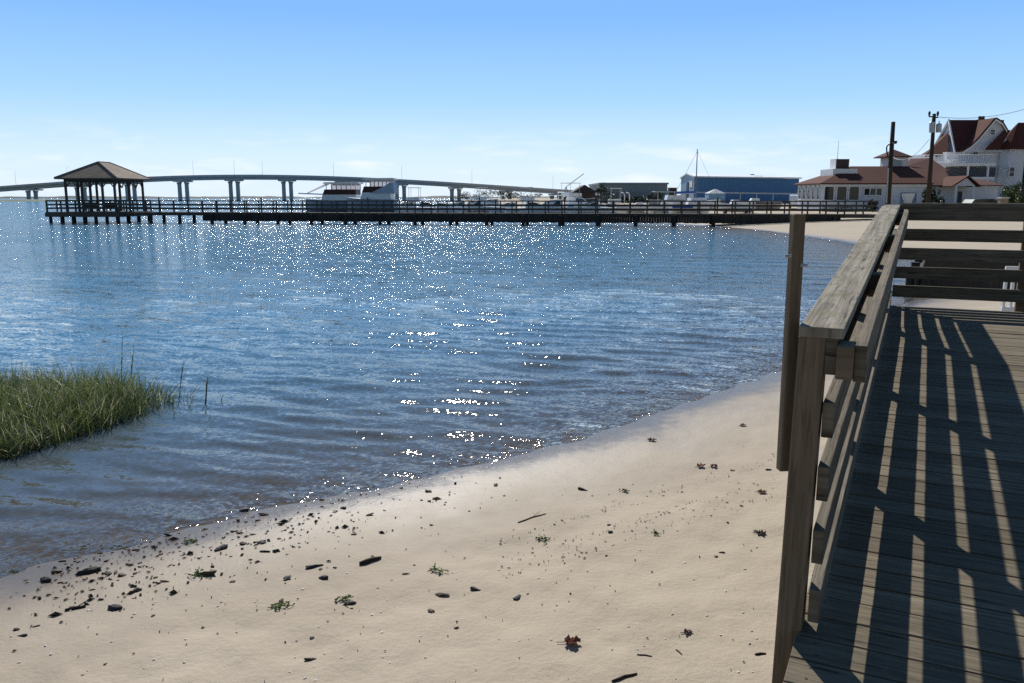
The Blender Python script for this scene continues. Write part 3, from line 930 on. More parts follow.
# ------------------------------------------------------------------ trees / bushes
def foliage(mb, c, rad, n, leaf, seed=0, flat=.8, hollow=.5):
    rs = random.Random(seed)
    cl = []
    for k in range(max(5, int(n / 60))):
        a = rs.uniform(0, 6.28); e_ = math.asin(rs.uniform(-.75, 1)); r = rs.uniform(hollow, 1.0)
        cl.append((Vector((math.cos(a) * math.cos(e_) * rad[0] * r, math.sin(a) * math.cos(e_) * rad[1] * r, math.sin(e_) * rad[2] * r)), rs.uniform(.22, .42)))
    for k in range(n):
        q, s_ = cl[k % len(cl)]
        while True:
            d_ = Vector((rs.uniform(-1, 1), rs.uniform(-1, 1), rs.uniform(-1, 1)))
            if d_.length < 1: break
        p = Vector(c) + q + Vector((d_.x * rad[0], d_.y * rad[1], d_.z * rad[2])) * s_
        u = Vector((rs.gauss(0, 1), rs.gauss(0, 1), rs.gauss(0, .6))).normalized()
        w = u.cross(Vector((rs.gauss(0, 1), rs.gauss(0, 1), rs.gauss(0, 1)))).normalized()
        l_ = leaf * rs.uniform(.6, 1.3)
        mb.face([p - u * l_, p + w * l_ * .5, p + u * l_, p - w * l_ * .5])
    return mb

def bush(name, c, rad, mat, label, cat='bush', group=None, n=1400, leaf=.09, seed=1, stems=4):
    t = thing(name, label, cat, c, group)
    foliage(MB(), (c[0], c[1], c[2] + rad[2] * .95), rad, n, leaf, seed, hollow=.35).build('crown', mat, t)
    m = MB(); rs = random.Random(seed)
    for k in range(stems):
        a = 6.28 * k / stems
        m.tube([c, (c[0] + math.cos(a) * rad[0] * .25, c[1] + math.sin(a) * rad[1] * .25, c[2] + rad[2] * .7),
                (c[0] + math.cos(a) * rad[0] * .5, c[1] + math.sin(a) * rad[1] * .5, c[2] + rad[2] * 1.4)], [.09, .06, .02], 5)
    m.build('trunk', bark, t)
    return t

# dark shed and trees around the grey green hall
hx0, hx1 = at(600, 200, 230), at(667, 200, 230)
ztop = at(630, 184.3, 230).z
hall = thing('boat_storage_hall', 'long flat topped grey green storage hall behind the marina', 'hall', ((hx0.x + hx1.x) / 2, 230, .5))
m = MB(); m.box(hx0.x, hx1.x, 230, 262, .2, ztop); m.build('wall', grey_green, hall)
m = MB(); m.box(hx0.x - .3, hx1.x + .3, 229.7, 262.3, ztop, ztop + .45); m.build('roof', m_plain('grey_roof', (.20, .23, .25), .6, .1, .3), hall)
for k in range(3):
    xx = hx0.x + (hx1.x - hx0.x) * (.25 + .25 * k)
    MB().box(xx - 2, xx + 2, 229.9, 229.98, .3, 3.9).build('door', m_plain('hall_door', (.16, .19, .20), .6, .1, 1), hall)

sx0 = at(572, 200, 180).x; sx1 = at(597, 200, 180).x; zr_ = at(583, 184.8, 180).z
shed = thing('dark_shed', 'dark pitched roof shed behind the white cruisers', 'shed', ((sx0 + sx1) / 2, 180, .5))
m = MB(); m.box(sx0 + .4, sx1 - .4, 180, 190, .2, zr_ - 1.6); m.build('wall', brown_box, shed)
m = MB(); m.prism([(sx0, 179.6, zr_ - 1.6), (sx1, 179.6, zr_ - 1.6), ((sx0 + sx1) / 2, 179.6, zr_)], (0, 11, 0)); m.build('roof', m_plain('charcoal_roof', (.035, .035, .037), .85, .2, 1.0), shed)

bi = 0
for (px, Y, rx, rz, lab) in ((601, 200, 2.6, 2.4, 'dark tree against the left end of the grey green hall'), (566, 205, 1.6, 1.1, 'low dark bush left of the pitched roof shed'),
                       (624, 215, 2.2, .95, 'low dark bush in front of the grey green hall, nearer its left end'), (639, 215, 2.6, .9, 'low dark bush in front of the grey green hall at its middle'),
                       (655, 205, 1.7, 1.8, 'dark rounded bush at the right end of the grey green hall'),
                       (590, 205, 2.4, 1.5, 'dark bush beside the pitched roof shed, on its right'), (612, 212, 2.4, 1.05, 'low dark bush between the dark shed and the hall doors'),
                       (470, 420, 9, 2.6, 'far dark tree clump seen under the falling end of the bridge, leftmost'), (493, 420, 10, 3.4, 'far dark tree clump seen under the falling end of the bridge, tallest'), (520, 420, 10, 2.8, 'far dark tree clump seen under the falling end of the bridge, rightmost')):
    g_ = gat(px, Y)
    bush('tree' if rz > 2 else 'bush', (g_[0], Y, max(g_[2], .3) - .1), (rx, rx, rz), bush_dark, lab, 'tree' if rz > 2 else 'bush', 'dark trees and bushes behind the marina', 900, .22 if rz < 2.5 else .32, bi); bi += 1

# blue warehouse
wy = 190
wx0, wx1 = at(681, 200, wy).x, at(798, 200, wy).x
zl = at(700, 177.3, wy).z; zrr = at(798, 178.8, wy).z
wh = thing('blue_warehouse', 'long low blue metal warehouse with pale roof beyond the marina', 'warehouse', ((wx0 + wx1) / 2, wy, .6))
wmid = at(694, 200, wy).x
WD = 14.6
zap = at(687.5, 174.4, wy + WD / 2).z
m = MB(); m.prism([(wmid, wy, .3), (wx1, wy, .3), (wx1, wy, zrr), (wmid, wy, zl)], (0, WD, 0)); m.build('wall', blue_metal, wh)
m = MB(); m.prism([(wmid - .02, wy - .05, .3), (wmid - .02, wy + WD, .3), (wmid - .02, wy + WD, zl), (wmid - .02, wy + WD / 2, zap), (wmid - .02, wy - .05, zl)], (-.12, 0, 0)); m.build('gable_end', blue_end, wh)
m = MB()
for q in ((wy - .5, wy + WD / 2), (wy + WD + .5, wy + WD / 2)):
    pr_ = [Vector((wmid - .4, q[0], zl)), Vector((wx1 + .4, q[0], zrr)), Vector((wx1 + .4, q[1], zap + zrr - zl - .35)), Vector((wmid - .4, q[1], zap))]
    m.prism(pr_, (0, 0, .28))
m.build('roof', roof_white, wh)
m = MB(); m.box(wmid - .25, wmid - .16, wy + 1.6, wy + 4.2, at(691, 187, wy).z, at(691, 181, wy).z); m.build('window', white_paint, wh)
MB().box(wmid - .24, wmid - .16, wy + 5.6, wy + 7.8, .4, at(690, 181.5, wy).z).build('door', m_plain('warehouse_door', (.03, .05, .08), .5, .1, 1), wh)
vx = at(751, 200, wy + 8).x; vz = at(751, 177.5, wy + 8).z
vt = MB(); vt.tube([(vx, wy + 8, vz - .6), (vx, wy + 8, vz + .2)], .35, 8); vt.tube([(vx, wy + 8, vz + .3), (vx, wy + 8, vz + .75)], [.75, .45], 8)
vt.build('roof_vent', black, wh)
vt = MB(); vt.box(wx1 - 9, wx1 - 7, wy + 4, wy + 6, zrr + .3, zrr + .75); vt.build('roof_hatch', white_paint, wh)

# long low dock canopy before the warehouse
cy_ = 140
ca, cb = at(655, 191.3, cy_), at(797, 193.5, cy_)
dc = thing('dock_canopy', 'long thin white canopy on slim posts across the front of the blue warehouse', 'canopy', (ca.x, cy_, .6))
m = MB(); m.prism([(ca.x, cy_, ca.z - .12), (cb.x, cy_, cb.z - .12), (cb.x, cy_, cb.z + .04), (ca.x, cy_, ca.z + .04)], (0, 3.2, 0)); m.build('roof', m_plain('weathered_canopy', (.42, .45, .50), .7, .1, 1), dc)
for k in range(9):
    x = ca.x + (cb.x - ca.x) * (k + .2) / 8.6; z = ca.z + (cb.z - ca.z) * k / 8 - .12
    MB().tube([(x, cy_ + .3, GZ(x, cy_) - .1), (x, cy_ + .3, z)], .045, 6).build('post', white_paint, dc)

# sailing boat with bare mast
mx = at(695.5, 200, 118).x; mz0 = GZ(mx, 118)
sb = thing('sailing_boat', 'white sailing boat with a tall bare mast in front of the blue warehouse', 'boat', (mx, 118, mz0))
m = MB(); T = hull(m, (mx, 118), 7.6, 2.3, 1.0, R(12), mz0 + .35, .3); m.build('hull', gel_white, sb)
zt = at(695.5, 149, 118).z
MB().tube([(mx, 118, mz0 + 1.2), (mx, 118, zt)], [.09, .06], 8).build('mast', m_plain('mast_metal', (.16, .17, .18), .5, .1, 1), sb)
m = MB(); m.tube([(mx, 118, zt - .3), T(-3.6, 0, 1.0)], .018, 4); m.tube([(mx, 118, zt - .3), T(3.7, 0, 1.2)], .014, 4); m.build('stay', black, sb)
MB().tube([T(0, 0, 2.1), T(-3.0, 0, 2.0)], .06, 6).build('boom', steel, sb)
m = MB(); m.prism([T(-1.0, -.75, .95), T(1.6, -.55, 1.05), T(1.3, -.5, 1.45), T(-1.0, -.65, 1.45)], T(0, 1.3, 0) - T(0, 0, 0)); m.build('cabin', gel_white, sb)
MB().board(T(-2.9, 0, 2.18), T(-.2, 0, 2.25), (0, 0, .14), T(0, .14, 0) - T(0, 0, 0)).build('sail_cover', blue_paint, sb)

# white tent and clutter in front of the warehouse
tx = at(717, 200, 132).x; tg = GZ(tx, 132)
tz = at(717, 191, 132).z
tent = thing('marquee', 'pale peaked marquee in front of the blue warehouse', 'marquee', (tx, 132, tg))
w_ = 1.35
m = MB(); ap = Vector((tx, 133.4, tz + .35)); cs = [Vector((tx - w_, 132, tz - .35)), Vector((tx + w_, 132, tz - .35)), Vector((tx + w_, 134.8, tz - .35)), Vector((tx - w_, 134.8, tz - .35))]
for k in range(4): m.face([cs[k], cs[(k + 1) % 4], ap])
m.build('roof', canvas, tent)
m = MB(); m.box(tx - w_ + .05, tx + w_ - .05, 132.1, 134.7, tg, tz - .37); m.build('side_wall', m_plain('blue_grey_canvas', (.22, .36, .48), .8, .15, 1.5), tent)
g_ = gat(704.5, 132); bush('bush', g_, (1.0, 1.0, .95), bush_dark, 'dark rounded bush between the mast and the pale marquee', 'bush', 'dark trees and bushes behind the marina', 900, .12, 40)
# boats laid up ashore in front of the warehouse
for (px, Y, L, ang, lab, st) in ((755, 112, 6.6, 178, 'white boat with dark red stripe laid up before the blue warehouse', maroon), (735, 100, 4.6, 184, 'small upturned white dinghy behind the pier, left of the striped boat', None),
                          (690, 98, 4.8, 8, 'small boat with a bright blue stripe below the tall mast', blue_paint), (640, 108, 6.0, 176, 'white open boat laid up before the hall, right of the low bushes', None), (665, 104, 5.0, 172, 'small white open boat laid up below the right end of the hall', None)):
    g_ = gat(px, Y)
    t = thing('laid_up_boat', lab, 'boat', g_, 'boats laid up ashore')
    m = MB(); T = hull(m, g_, L, L * .32, .75, R(ang), g_[2] + .35); m.build('hull', gel_white, t)
    if st:
        m = MB()
        for sg in (1, -1): m.board(T(-L * .49, sg * (L * .16 + .02), .62), T(L * .02, sg * (L * .16 + .02), .62), (0, 0, .10), T(0, .03, 0) - T(0, 0, 0))
        m.build('stripe', st, t)
    m = MB(); m.prism([T(-L * .1, -.5, .7), T(L * .12, -.4, .75), T(L * .08, -.35, 1.25), T(-L * .06, -.4, 1.25)], T(0, .9, 0) - T(0, 0, 0)); m.build('console', white_paint, t)
    for q in (-.3, .25):
        MB().box(*[v for pr in zip((T(L * q, 0, 0) - Vector((.12, .5, 0)))[:2], (T(L * q, 0, 0) + Vector((.12, .5, 0)))[:2]) for v in pr], g_[2] - .05, g_[2] + .28).build('trestle', wood_pier, t)
# dockside work boat (dark wheelhouse) left of the warehouse
g_ = gat(672, 150)
wb = thing('work_boat', 'work boat with a white top and black wheelhouse left of the blue warehouse', 'boat', g_)
m = MB(); T = hull(m, g_, 8.5, 2.8, 1.1, R(184), g_[2] + .1); m.build('hull', m_plain('grey_hull', (.30, .31, .33), .5, .1, 1), wb)
m = MB(); m.prism([T(-2, -1, 1.0), T(1.2, -1, 1.1), T(1.0, -1, 2.0), T(-2, -1, 2.0)], T(0, 2, 0) - T(0, 0, 0)); m.build('deckhouse', gel_white, wb)
m = MB(); m.prism([T(-.6, -.8, 2.0), T(.8, -.8, 2.0), T(.6, -.8, 3.2), T(-.6, -.8, 3.2)], T(0, 1.6, 0) - T(0, 0, 0)); m.build('wheelhouse', black, wb)
m = MB(); m.prism([T(-.8, -.9, 3.2), T(.9, -.9, 3.2), T(.9, -.9, 3.3), T(-.8, -.9, 3.3)], T(0, 1.8, 0) - T(0, 0, 0)); m.build('roof', red_paint, wb)
# two white davit posts
for px, lab in ((624.5, 'white bent davit post before the grey green hall, left one of the pair'), (629.5, 'white bent davit post before the grey green hall, right one of the pair')):
    g_ = gat(px, 120); tp = at(px - .4, 193, 120)
    m = MB(); m.tube([g_, (g_[0], 120, tp.z - .3), (g_[0] - .15, 120, tp.z), (g_[0] - .5, 120, tp.z + .05)], .07, 6)
    tag(m.build('davit_post', white_paint, smooth=True, base=g_), lab, 'davit', 'white davit posts')

# parked van at the right end of the warehouse
g_ = gat(797, 120)
def car(name, g_, L, Wd, H, mat, label, cat, ang=0, group=None):
    t = thing(name, label, cat, g_, group)
    ca, sa = math.cos(ang), math.sin(ang)
    T = lambda x, y, z: Vector((g_[0] + x * ca - y * sa, g_[1] + x * sa + y * ca, g_[2] + z))
    side = [(-L / 2, .35), (-L / 2, H * .62), (-L * .42, H * .95), (-L * .2, H), (L * .12, H), (L * .27, H * .62), (L * .47, H * .52), (L / 2, H * .3), (L / 2, .3)]
    m = MB(); m.prism([T(x, -Wd / 2, z) for x, z in side], T(0, Wd, 0) - T(0, 0, 0)); b_ = m.build('body', mat, t, bevel=.06)
    m = MB()
    for sy_ in (-Wd / 2 - .012, Wd / 2 + .012):
        m.face([T(-L * .38, sy_, H * .64), T(L * .2, sy_, H * .64), T(L * .1, sy_, H * .92), T(-L * .36, sy_, H * .9)])
    m.build('window', glass, t)
    for sx_ in (-.3, .3):
        for sy_ in (-1, 1):
            w = MB(); w.tube([T(L * sx_, sy_ * (Wd / 2 - .18), .33), T(L * sx_, sy_ * (Wd / 2 + .02), .33)], .33, 14)
            wo = w.build('wheel', black, t)
    return t
car('parked_van', g_, 4.8, 1.9, 1.95, gel_white, 'white van parked between the blue warehouse and the restaurant', 'van', R(70))
# ------------------------------------------------------------------ restaurant
RY = 100
def rx(px, Y=RY, py=188): return at(px, py, Y).x
def rz(py, px=870, Y=RY): return at(px, py, Y).z
rest_base = gat(870, RY)
rest = thing('restaurant', 'low white waterfront restaurant with red brown hip roof, arched windows and a cupola', 'restaurant', rest_base)
zb, ze = rest_base[2] - .3, rz(184.2)
xa, xb, xd = rx(822.6), rx(823), rx(927)
ya = 108.6
m = MB()
m.prism([(xa, ya, zb), (xb, RY, zb), (xd, RY, zb), (xd, ya, zb)], (0, 0, ze - zb))
m.build('wall', white_side, rest)
# slanted side with five arched windows, front with three
def arch_pts(a, b, z0, z1, off, n=8):
    d_ = b - a; w_ = d_.length; r_ = w_ / 2
    pts_ = [Vector((a.x, a.y, z0)), Vector((b.x, b.y, z0))]
    for k in range(n + 1):
        t = math.pi * k / n
        q = a + d_ * (.5 + .5 * math.cos(t)); pts_.append(Vector((q.x, q.y, z1 - r_ * .7 + r_ * .7 * math.sin(t))))
    return [p + off for p in pts_]
def arched_window(a, b, z0, z1, parent, nrm, mull=True):
    a, b = Vector((a[0], a[1], 0)), Vector((b[0], b[1], 0)); d_ = (b - a).normalized()
    w = MB(); w.prism(arch_pts(a, b, z0, z1, nrm * .02), nrm * .03); win = w.build('window', glass, parent)
    fmb = MB(); pp = arch_pts(a, b, z0, z1, nrm * .06)
    for k in range(len(pp)):
        fmb.tube([pp[k], pp[(k + 1) % len(pp)]], .07, 5)
    if mull:
        mid = (a + b) / 2 + nrm * .06
        fmb.tube([Vector((mid.x, mid.y, z0)), Vector((mid.x, mid.y, z1))], .035, 5)
        h_ = z0 + (z1 - z0) * .62
        fmb.tube([Vector((a.x, a.y, h_)) + nrm * .06, Vector((b.x, b.y, h_)) + nrm * .06], .03, 5)
    fmb.build('frame', white_paint, win)
A_, B_ = Vector((xa, ya, 0)), Vector((xb, RY, 0)); dn = (B_ - A_).normalized(); nl = Vector((dn.y, -dn.x, 0))
for k in range(5):
    p, q = A_.lerp(B_, .06 + k * .186), A_.lerp(B_, .06 + k * .186 + .125)
    arched_window(p, q, rz(199.5), rz(185.8), rest, nl, False)
for (p0, p1) in ((824.3, 834.2), (836.8, 847), (849, 859.4)):
    arched_window((rx(p0), RY), (rx(p1), RY), rz(200.3), rz(184.9), rest, Vector((0, -1, 0)), False)
w = MB(); w.box(rx(864), rx(882), RY - .05, RY - .02, rz(195), rz(188.5)); sw = w.build('window', glass, rest)
w = MB()
for k in (0, 2, 4, 6):
    x = rx(864) + (rx(882) - rx(864)) * k / 6; w.box(x - .05, x + .05, RY - .10, RY - .055, rz(195), rz(188.5))
w.box(rx(863.6), rx(882.4), RY - .12, RY - .06, rz(188.5), rz(187.6)); w.box(rx(863.6), rx(882.4), RY - .14, RY - .06, rz(195.9), rz(195))
w.build('frame', white_paint, sw)
# bench skirting and terrace rail in front of the windows
w = MB(); w.box(rx(823.5), rx(862), RY - 1.3, RY - 1.2, zb, rz(201.2)); w.build('terrace_wall', white_paint, rest)
# roof: hipped lower roof, long ridge
zr0, zr1 = rz(166.0), rz(172.5)
oh = .5
e0, e1, e2, e3 = Vector((xa - oh, ya + oh, ze)), Vector((xb - oh, RY - oh, ze)), Vector((xd + oh, RY - oh, ze)), Vector((xd + oh, ya + oh, ze))
k0 = Vector((rx(849, RY + 4.3), RY + 4.3, zr0)); k1 = Vector((rx(906, RY + 4.3), RY + 4.3, zr0))
def roof_faces(mb, faces, th_=.12):
    for f_ in faces:
        f_ = [Vector(p) for p in f_]
        n_ = (f_[1] - f_[0]).cross(f_[2] - f_[0])
        if n_.z < 0: f_ = f_[::-1]
        mb.face([p + Vector((0, 0, th_)) for p in f_]); mb.face(f_[::-1])
        for k in range(len(f_)):
            a, b = f_[k], f_[(k + 1) % len(f_)]
            mb.face([a, b, b + Vector((0, 0, th_)), a + Vector((0, 0, th_))])
m = MB(); roof_faces(m, [[e1, e2, k1, k0], [e0, e1, k0], [e2, e3, k1], [e3, e0, k0, k1]]); m.build('roof', roof_red, rest)
m = MB(); m.box(xa - .3, xd + .3, RY - .25, RY - .02, ze - .3, ze - .02); m.build('fascia', white_paint, rest)
# parapet box and dark louvred box on the roof
m = MB(); m.box(rx(833.5, RY + 2.2, 166), rx(858, RY + 2.2, 166), RY + 2.2, RY + 6.4, rz(178, 840, RY + 3), rz(169.0, 840, RY + 3)); m.build('roof_parapet', white_paint, rest)
m = MB(); m.box(rx(836, RY + 3.4, 166), rx(849, RY + 3.4, 166), RY + 3.4, RY + 5.2, rz(169, 840, RY + 4), rz(159.2, 840, RY + 4)); m.build('roof_plant_box', brown_box, rest)
m = MB(); m.box(rx(836, RY + 3.4, 166) - .06, rx(836, RY + 3.4, 166) - .01, RY + 3.38, RY + 5.2, rz(169, 840, RY + 4), rz(159.0, 840, RY + 4)); m.build('box_panel', white_paint, rest)
MB().tube([(rx(835.5, RY + 5), RY + 5, rz(160, 835, RY + 5)), (rx(835.5, RY + 5), RY + 5, rz(141, 835, RY + 5))], [.035, .02], 5).build('aerial', steel, rest)
# cupola
cyy = RY + 4.5
c0, c1 = rx(886.5, cyy, 166), rx(908, cyy, 166)
m = MB(); m.prism([(c0 + .5, cyy, rz(180, 895, cyy)), (c1, cyy, rz(180, 895, cyy)), (c1, cyy + 3, rz(180, 895, cyy)), (c0 + .5, cyy + 3, rz(180, 895, cyy))], (0, 0, rz(157.2, 895, cyy) - rz(180, 895, cyy)))
cw = m.build('cupola', white_side, rest)
m = MB(); zc = rz(157.2, 895, cyy); ca_ = Vector(((c0 + c1) / 2 + .1, cyy + 1.5, rz(149.5, 895, cyy)))
cs = [Vector((c0 - .3, cyy - .3, zc)), Vector((c1 + .3, cyy - .3, zc)), Vector((c1 + .3, cyy + 3.3, zc)), Vector((c0 - .3, cyy + 3.3, zc))]
roof_faces(m, [[cs[k], cs[(k + 1) % 4], ca_] for k in range(4)], .1); m.build('cupola_roof', roof_dark, cw)
MB().box(rx(893.5, cyy, 166), rx(901.5, cyy, 166), cyy - .05, cyy - .01, rz(169, 895, cyy), rz(159.5, 895, cyy)).build('window', m_plain('cupola_glass', (.22, .28, .30), .2, .1, 1, .5), cw)
# rear wing with lower roof, towards the house
m = MB(); y0 = RY + 9
roof_faces(m, [[(rx(903, y0), y0, rz(167, 910, y0)), (rx(948, y0), y0, rz(172, 940, y0)), (rx(928, y0 + 5), y0 + 5, rz(159, 920, y0 + 5)), (rx(908, y0 + 5), y0 + 5, rz(159.5, 920, y0 + 5))]])
m.build('rear_roof', roof_red, rest)
# right extension with its sloping roof and gabled porch
x1_, x2_ = xd + .02, rx(998, RY + 2)
ze2 = rz(186.0)
m = MB(); m.box(x1_, x2_, RY + 2, RY + 12, zb, ze2); m.build('side_wall', white_side, rest)
m = MB()
roof_faces(m, [[(x1_ - .1, RY + 1.5, ze2), (rx(953, RY + 1.5), RY + 1.5, ze2), (rx(943, RY + 8), RY + 8, rz(170, 940, RY + 8)), (x1_ - .1, RY + 8, rz(168.5, 930, RY + 8))]], .12)
m.build('side_roof', roof_red, rest)
m = MB()
roof_faces(m, [[(rx(974, RY + 1.5), RY + 1.5, ze2 + .05), (x2_ + .3, RY + 1.5, ze2 + .05), (x2_ + .3, RY + 7, rz(180, 990, RY + 7)), (rx(974, RY + 7), RY + 7, rz(180, 985, RY + 7))]], .1)
m.build('lean_to_roof', roof_dark, rest)
# porch
py0 = RY - .6
pz0, pz1 = rz(186, 964, py0), rz(177.0, 964, py0)
pa, pb, pm = rx(952, py0), rx(977.5, py0), rx(966, py0)
m = MB(); m.prism([(pa + .25, py0, pz0), (pb - .25, py0, pz0), (pm, py0, pz1 - .1)], (0, .3, 0)); pg = m.build('porch_gable', white_side, rest)
m = MB(); roof_faces(m, [[(pa - .2, py0 - .35, pz0 - .1), (pm, py0 - .35, pz1 + .05), (pm, RY + 4, pz1 + .05), (pa - .2, RY + 4, pz0 - .1)], [(pm, py0 - .35, pz1 + .05), (pb + .2, py0 - .35, pz0 - .1), (pb + .2, RY + 4, pz0 - .1), (pm, RY + 4, pz1 + .05)]], .12)
m.build('porch_roof', roof_red, rest)
for px in (956, 973.5):
    MB().tube([(rx(px, py0 + .15), py0 + .15, zb), (rx(px, py0 + .15), py0 + .15, pz0)], .13, 10).build('porch_column', white_paint, rest)
dr = MB().box(rx(958.5, RY + 2), rx(962.5, RY + 2), RY + 1.93, RY + 1.97, zb + .3, rz(191.5, 960, RY + 2)).build('door', m_plain('dark_door', (.03, .04, .06), .4, .1, 1), rest)
# pale urn and blue shutter panel beside the pole
ux = rx(909, RY - 3)
zu = GZ(ux, RY - 3)
urn = thing('planter', 'white flared planter standing against the restaurant right of the bare pole', 'planter', (ux, RY - 3, zu))
MB().tube([(ux, RY - 3, zu), (ux, RY - 3, zu + .5), (ux, RY - 3, zu + 1.0), (ux, RY - 3, rz(193.5, 909, RY - 3))], [.42, .3, .42, .72], 12).build('bowl', white_paint, urn)
w = MB(); w.box(rx(901), rx(917), RY - .06, RY - .02, zb + .3, rz(192.5)); w.build('shutter', m_plain('pale_blue_panel', (.20, .27, .36), .6, .1, 1), rest)

# ------------------------------------------------------------------ big gabled house
HYY = 118
def hx(px, Y=HYY, py=150): return at(px, py, Y).x
def hz(py, px=975, Y=HYY): return at(px, py, Y).z
hb = gat(985, HYY)
house = thing('gabled_house', 'tall white shingle style house with steep dark red gables, chimney and round balcony', 'house', hb)
gz0 = hb[2] - .4
m = MB(); m.box(hx(947), hx(1062), HYY + .02, HYY + 16, gz0, hz(152)); m.build('wall', white_side, house)
# front gable (polygon on the facade plane, set forward of the main body)
yf = HYY - .5
gp = [(961, 152), (969, 147), (977, 139.5), (985, 130), (994, 119.3), (1000.5, 123.5), (1005, 131), (1009, 152)]
m = MB(); m.prism([at(x, y, yf) for x, y in gp], (0, 2.2, 0)); fg = m.build('front_gable', white_side, house)
m = MB()
for (xa_, ya_), (xb_, yb_) in zip(gp[:-1], gp[1:]):
    a = at(xa_, ya_, yf) + Vector((0, -.45, .04)); b = at(xb_, yb_, yf) + Vector((0, -.45, .04))
    if abs(xa_ - 1005) < .1: continue
    ex = Vector((0, 11.5, 0)); n_ = Vector((-(b - a).z, 0, (b - a).x)).normalized() * .22
    m.prism([a, b, b + n_, a + n_], ex)
m.build('gable_roof', roof_red, house)
m = MB(); roof_faces(m, [[at(985, 150, HYY - 1.9), at(999, 150, HYY - 1.9), at(1010, 131, HYY - .75), at(1004, 131, HYY - .75)]], .15); m.build('valley_roof', roof_dark, house)
m = MB()
for (xa_, ya_), (xb_, yb_) in zip(gp[:-2], gp[1:-1]):
    a = at(xa_, ya_, yf) + Vector((0, -.5, 0)); b = at(xb_, yb_, yf) + Vector((0, -.5, 0))
    m.board(a - Vector((0, 0, .12)), b - Vector((0, 0, .12)), (0, .03, 0), Vector((0, 0, .12)))
m.build('bargeboard', white_paint, house)
def sash(px0, px1, py0, py1, Y, parent, nm='window'):
    w = MB(); w.box(hx(px0, Y, py1), hx(px1, Y, py1), Y - .05, Y - .02, hz(py1, px0, Y), hz(py0, px0, Y)); o = w.build(nm, glass, parent)
    f = MB(); x0, x1, z0, z1 = hx(px0, Y, py1), hx(px1, Y, py1), hz(py1, px0, Y), hz(py0, px0, Y)
    f.box(x0 - .12, x0, Y - .09, Y - .03, z0 - .12, z1 + .12); f.box(x1, x1 + .12, Y - .09, Y - .03, z0 - .12, z1 + .12)
    f.box(x0, x1, Y - .09, Y - .03, z1, z1 + .12); f.box(x0, x1, Y - .09, Y - .03, z0 - .12, z0)
    f.box(x0, x1, Y - .08, Y - .052, (z0 + z1) / 2 - .03, (z0 + z1) / 2 + .03)
    f.build('frame', white_paint, o); return o
sash(990, 994.5, 129.8, 134.5, yf, fg)
sash(972.5, 977.5, 149.5, 154.5, yf + .3, house, 'balcony_door')
# main steep roof: ridge running left to right, dark front slope, left gable end
MD = 3.2
zt_, zb_ = hz(121.2, 960, HYY + MD), hz(152, 960, HYY)
RL, RR = hx(949.5, HYY + MD, 121), hx(1004, HYY + MD, 121)
BL, BR = hx(954.5, HYY), hx(1000, HYY)
m = MB(); roof_faces(m, [[(BL, HYY - .2, zb_), (BR, HYY - .2, zb_), (RR, HYY + MD, zt_), (RL, HYY + MD, zt_)], [(BL, HYY + 2 * MD, zb_), (BR, HYY + 2 * MD, zb_), (RR, HYY + MD, zt_), (RL, HYY + MD, zt_)]], .18)
m.build('main_roof', roof_dark, house)
m = MB(); m.prism([(BL + .05, HYY, zb_ - .2), (BL + .05, HYY + 2 * MD - .2, zb_ - .2), (RL + .05, HYY + MD, zt_ - .1)], (.2, 0, 0)); m.build('left_gable', white_side, house)
m = MB()
for q0, q1 in (((BL - .12, HYY - .3, zb_), (RL - .1, HYY + MD, zt_ + .1)), ((BL - .12, HYY + 2 * MD + .1, zb_), (RL - .1, HYY + MD, zt_ + .1))):
    m.board(q0, q1, (.1, 0, 0), (0, 0, .2))
m.build('left_bargeboard', white_paint, house)
# lower left roof wing, lit by the sun, with its white end
hp = at
m = MB(); roof_faces(m, [[hp(924.5, 157, HYY + 4), hp(947.5, 155, HYY + .2), hp(948.2, 134, HYY + 2.2), hp(944.8, 133.5, HYY + 5)]], .2)
m.build('wing_roof', roof_red, house)
m = MB(); q = [hp(925.5, 157.5, HYY + 4), hp(948.5, 155.6, HYY + .6), hp(950, 156, HYY + 5), hp(928, 157.5, HYY + 8)]
m.prism([Vector((p.x, p.y, gz0)) for p in q], (0, 0, hz(157.6, 935, HYY + 4) - gz0)); m.build('wing_wall', white_side, house)
# chimney
yc = HYY + 7
m = MB(); m.box(hx(980.5, yc, 120), hx(988, yc, 120), yc, yc + 1.4, hz(135, 983, yc), hz(119, 983, yc)); m.box(hx(979.8, yc, 120), hx(988.6, yc, 120), yc - .12, yc + 1.52, hz(120.5, 983, yc), hz(119.4, 983, yc)); ch = m.build('chimney', brick, house)
for q in (982.3, 985.6): MB().tube([(hx(q, yc, 120), yc + .7, hz(119, 983, yc)), (hx(q, yc, 120), yc + .7, hz(115.8, 983, yc))], .22, 8).build('chimney_pot', brown_box, ch)
# right wing: round fronted tower under a hip roof
yt = HYY - 1.5
tcx = hx(1016, yt + 3)
z_e, z_a = hz(149.3, 1010, yt), hz(124.6, 1016, yt + 3)
r_t = (hx(1023, yt) - hx(996.5, yt)) / 2
m = MB(); n_ = 10
tcx = (hx(996.5, yt + 2) + r_t); tcy = yt + r_t * .92
ring = [(tcx + r_t * math.cos(6.283 * (k + .5) / n_), tcy + r_t * math.sin(6.283 * (k + .5) / n_), gz0) for k in range(n_)]
m.prism(ring, (0, 0, z_e - gz0)); m.build('tower_wall', white_side, house)
rr2 = r_t + .55
ring = [Vector((tcx + rr2 * math.cos(6.283 * (k + .5) / n_), tcy + rr2 * math.sin(6.283 * (k + .5) / n_), z_e)) for k in range(n_)]
ta, tb = Vector((hx(1018, tcy, 124.7), tcy, z_a)), Vector((tcx + 9, tcy, z_a))
m = MB(); roof_faces(m, [[ring[k], ring[(k + 1) % n_], ta] for k in range(n_)], .15)
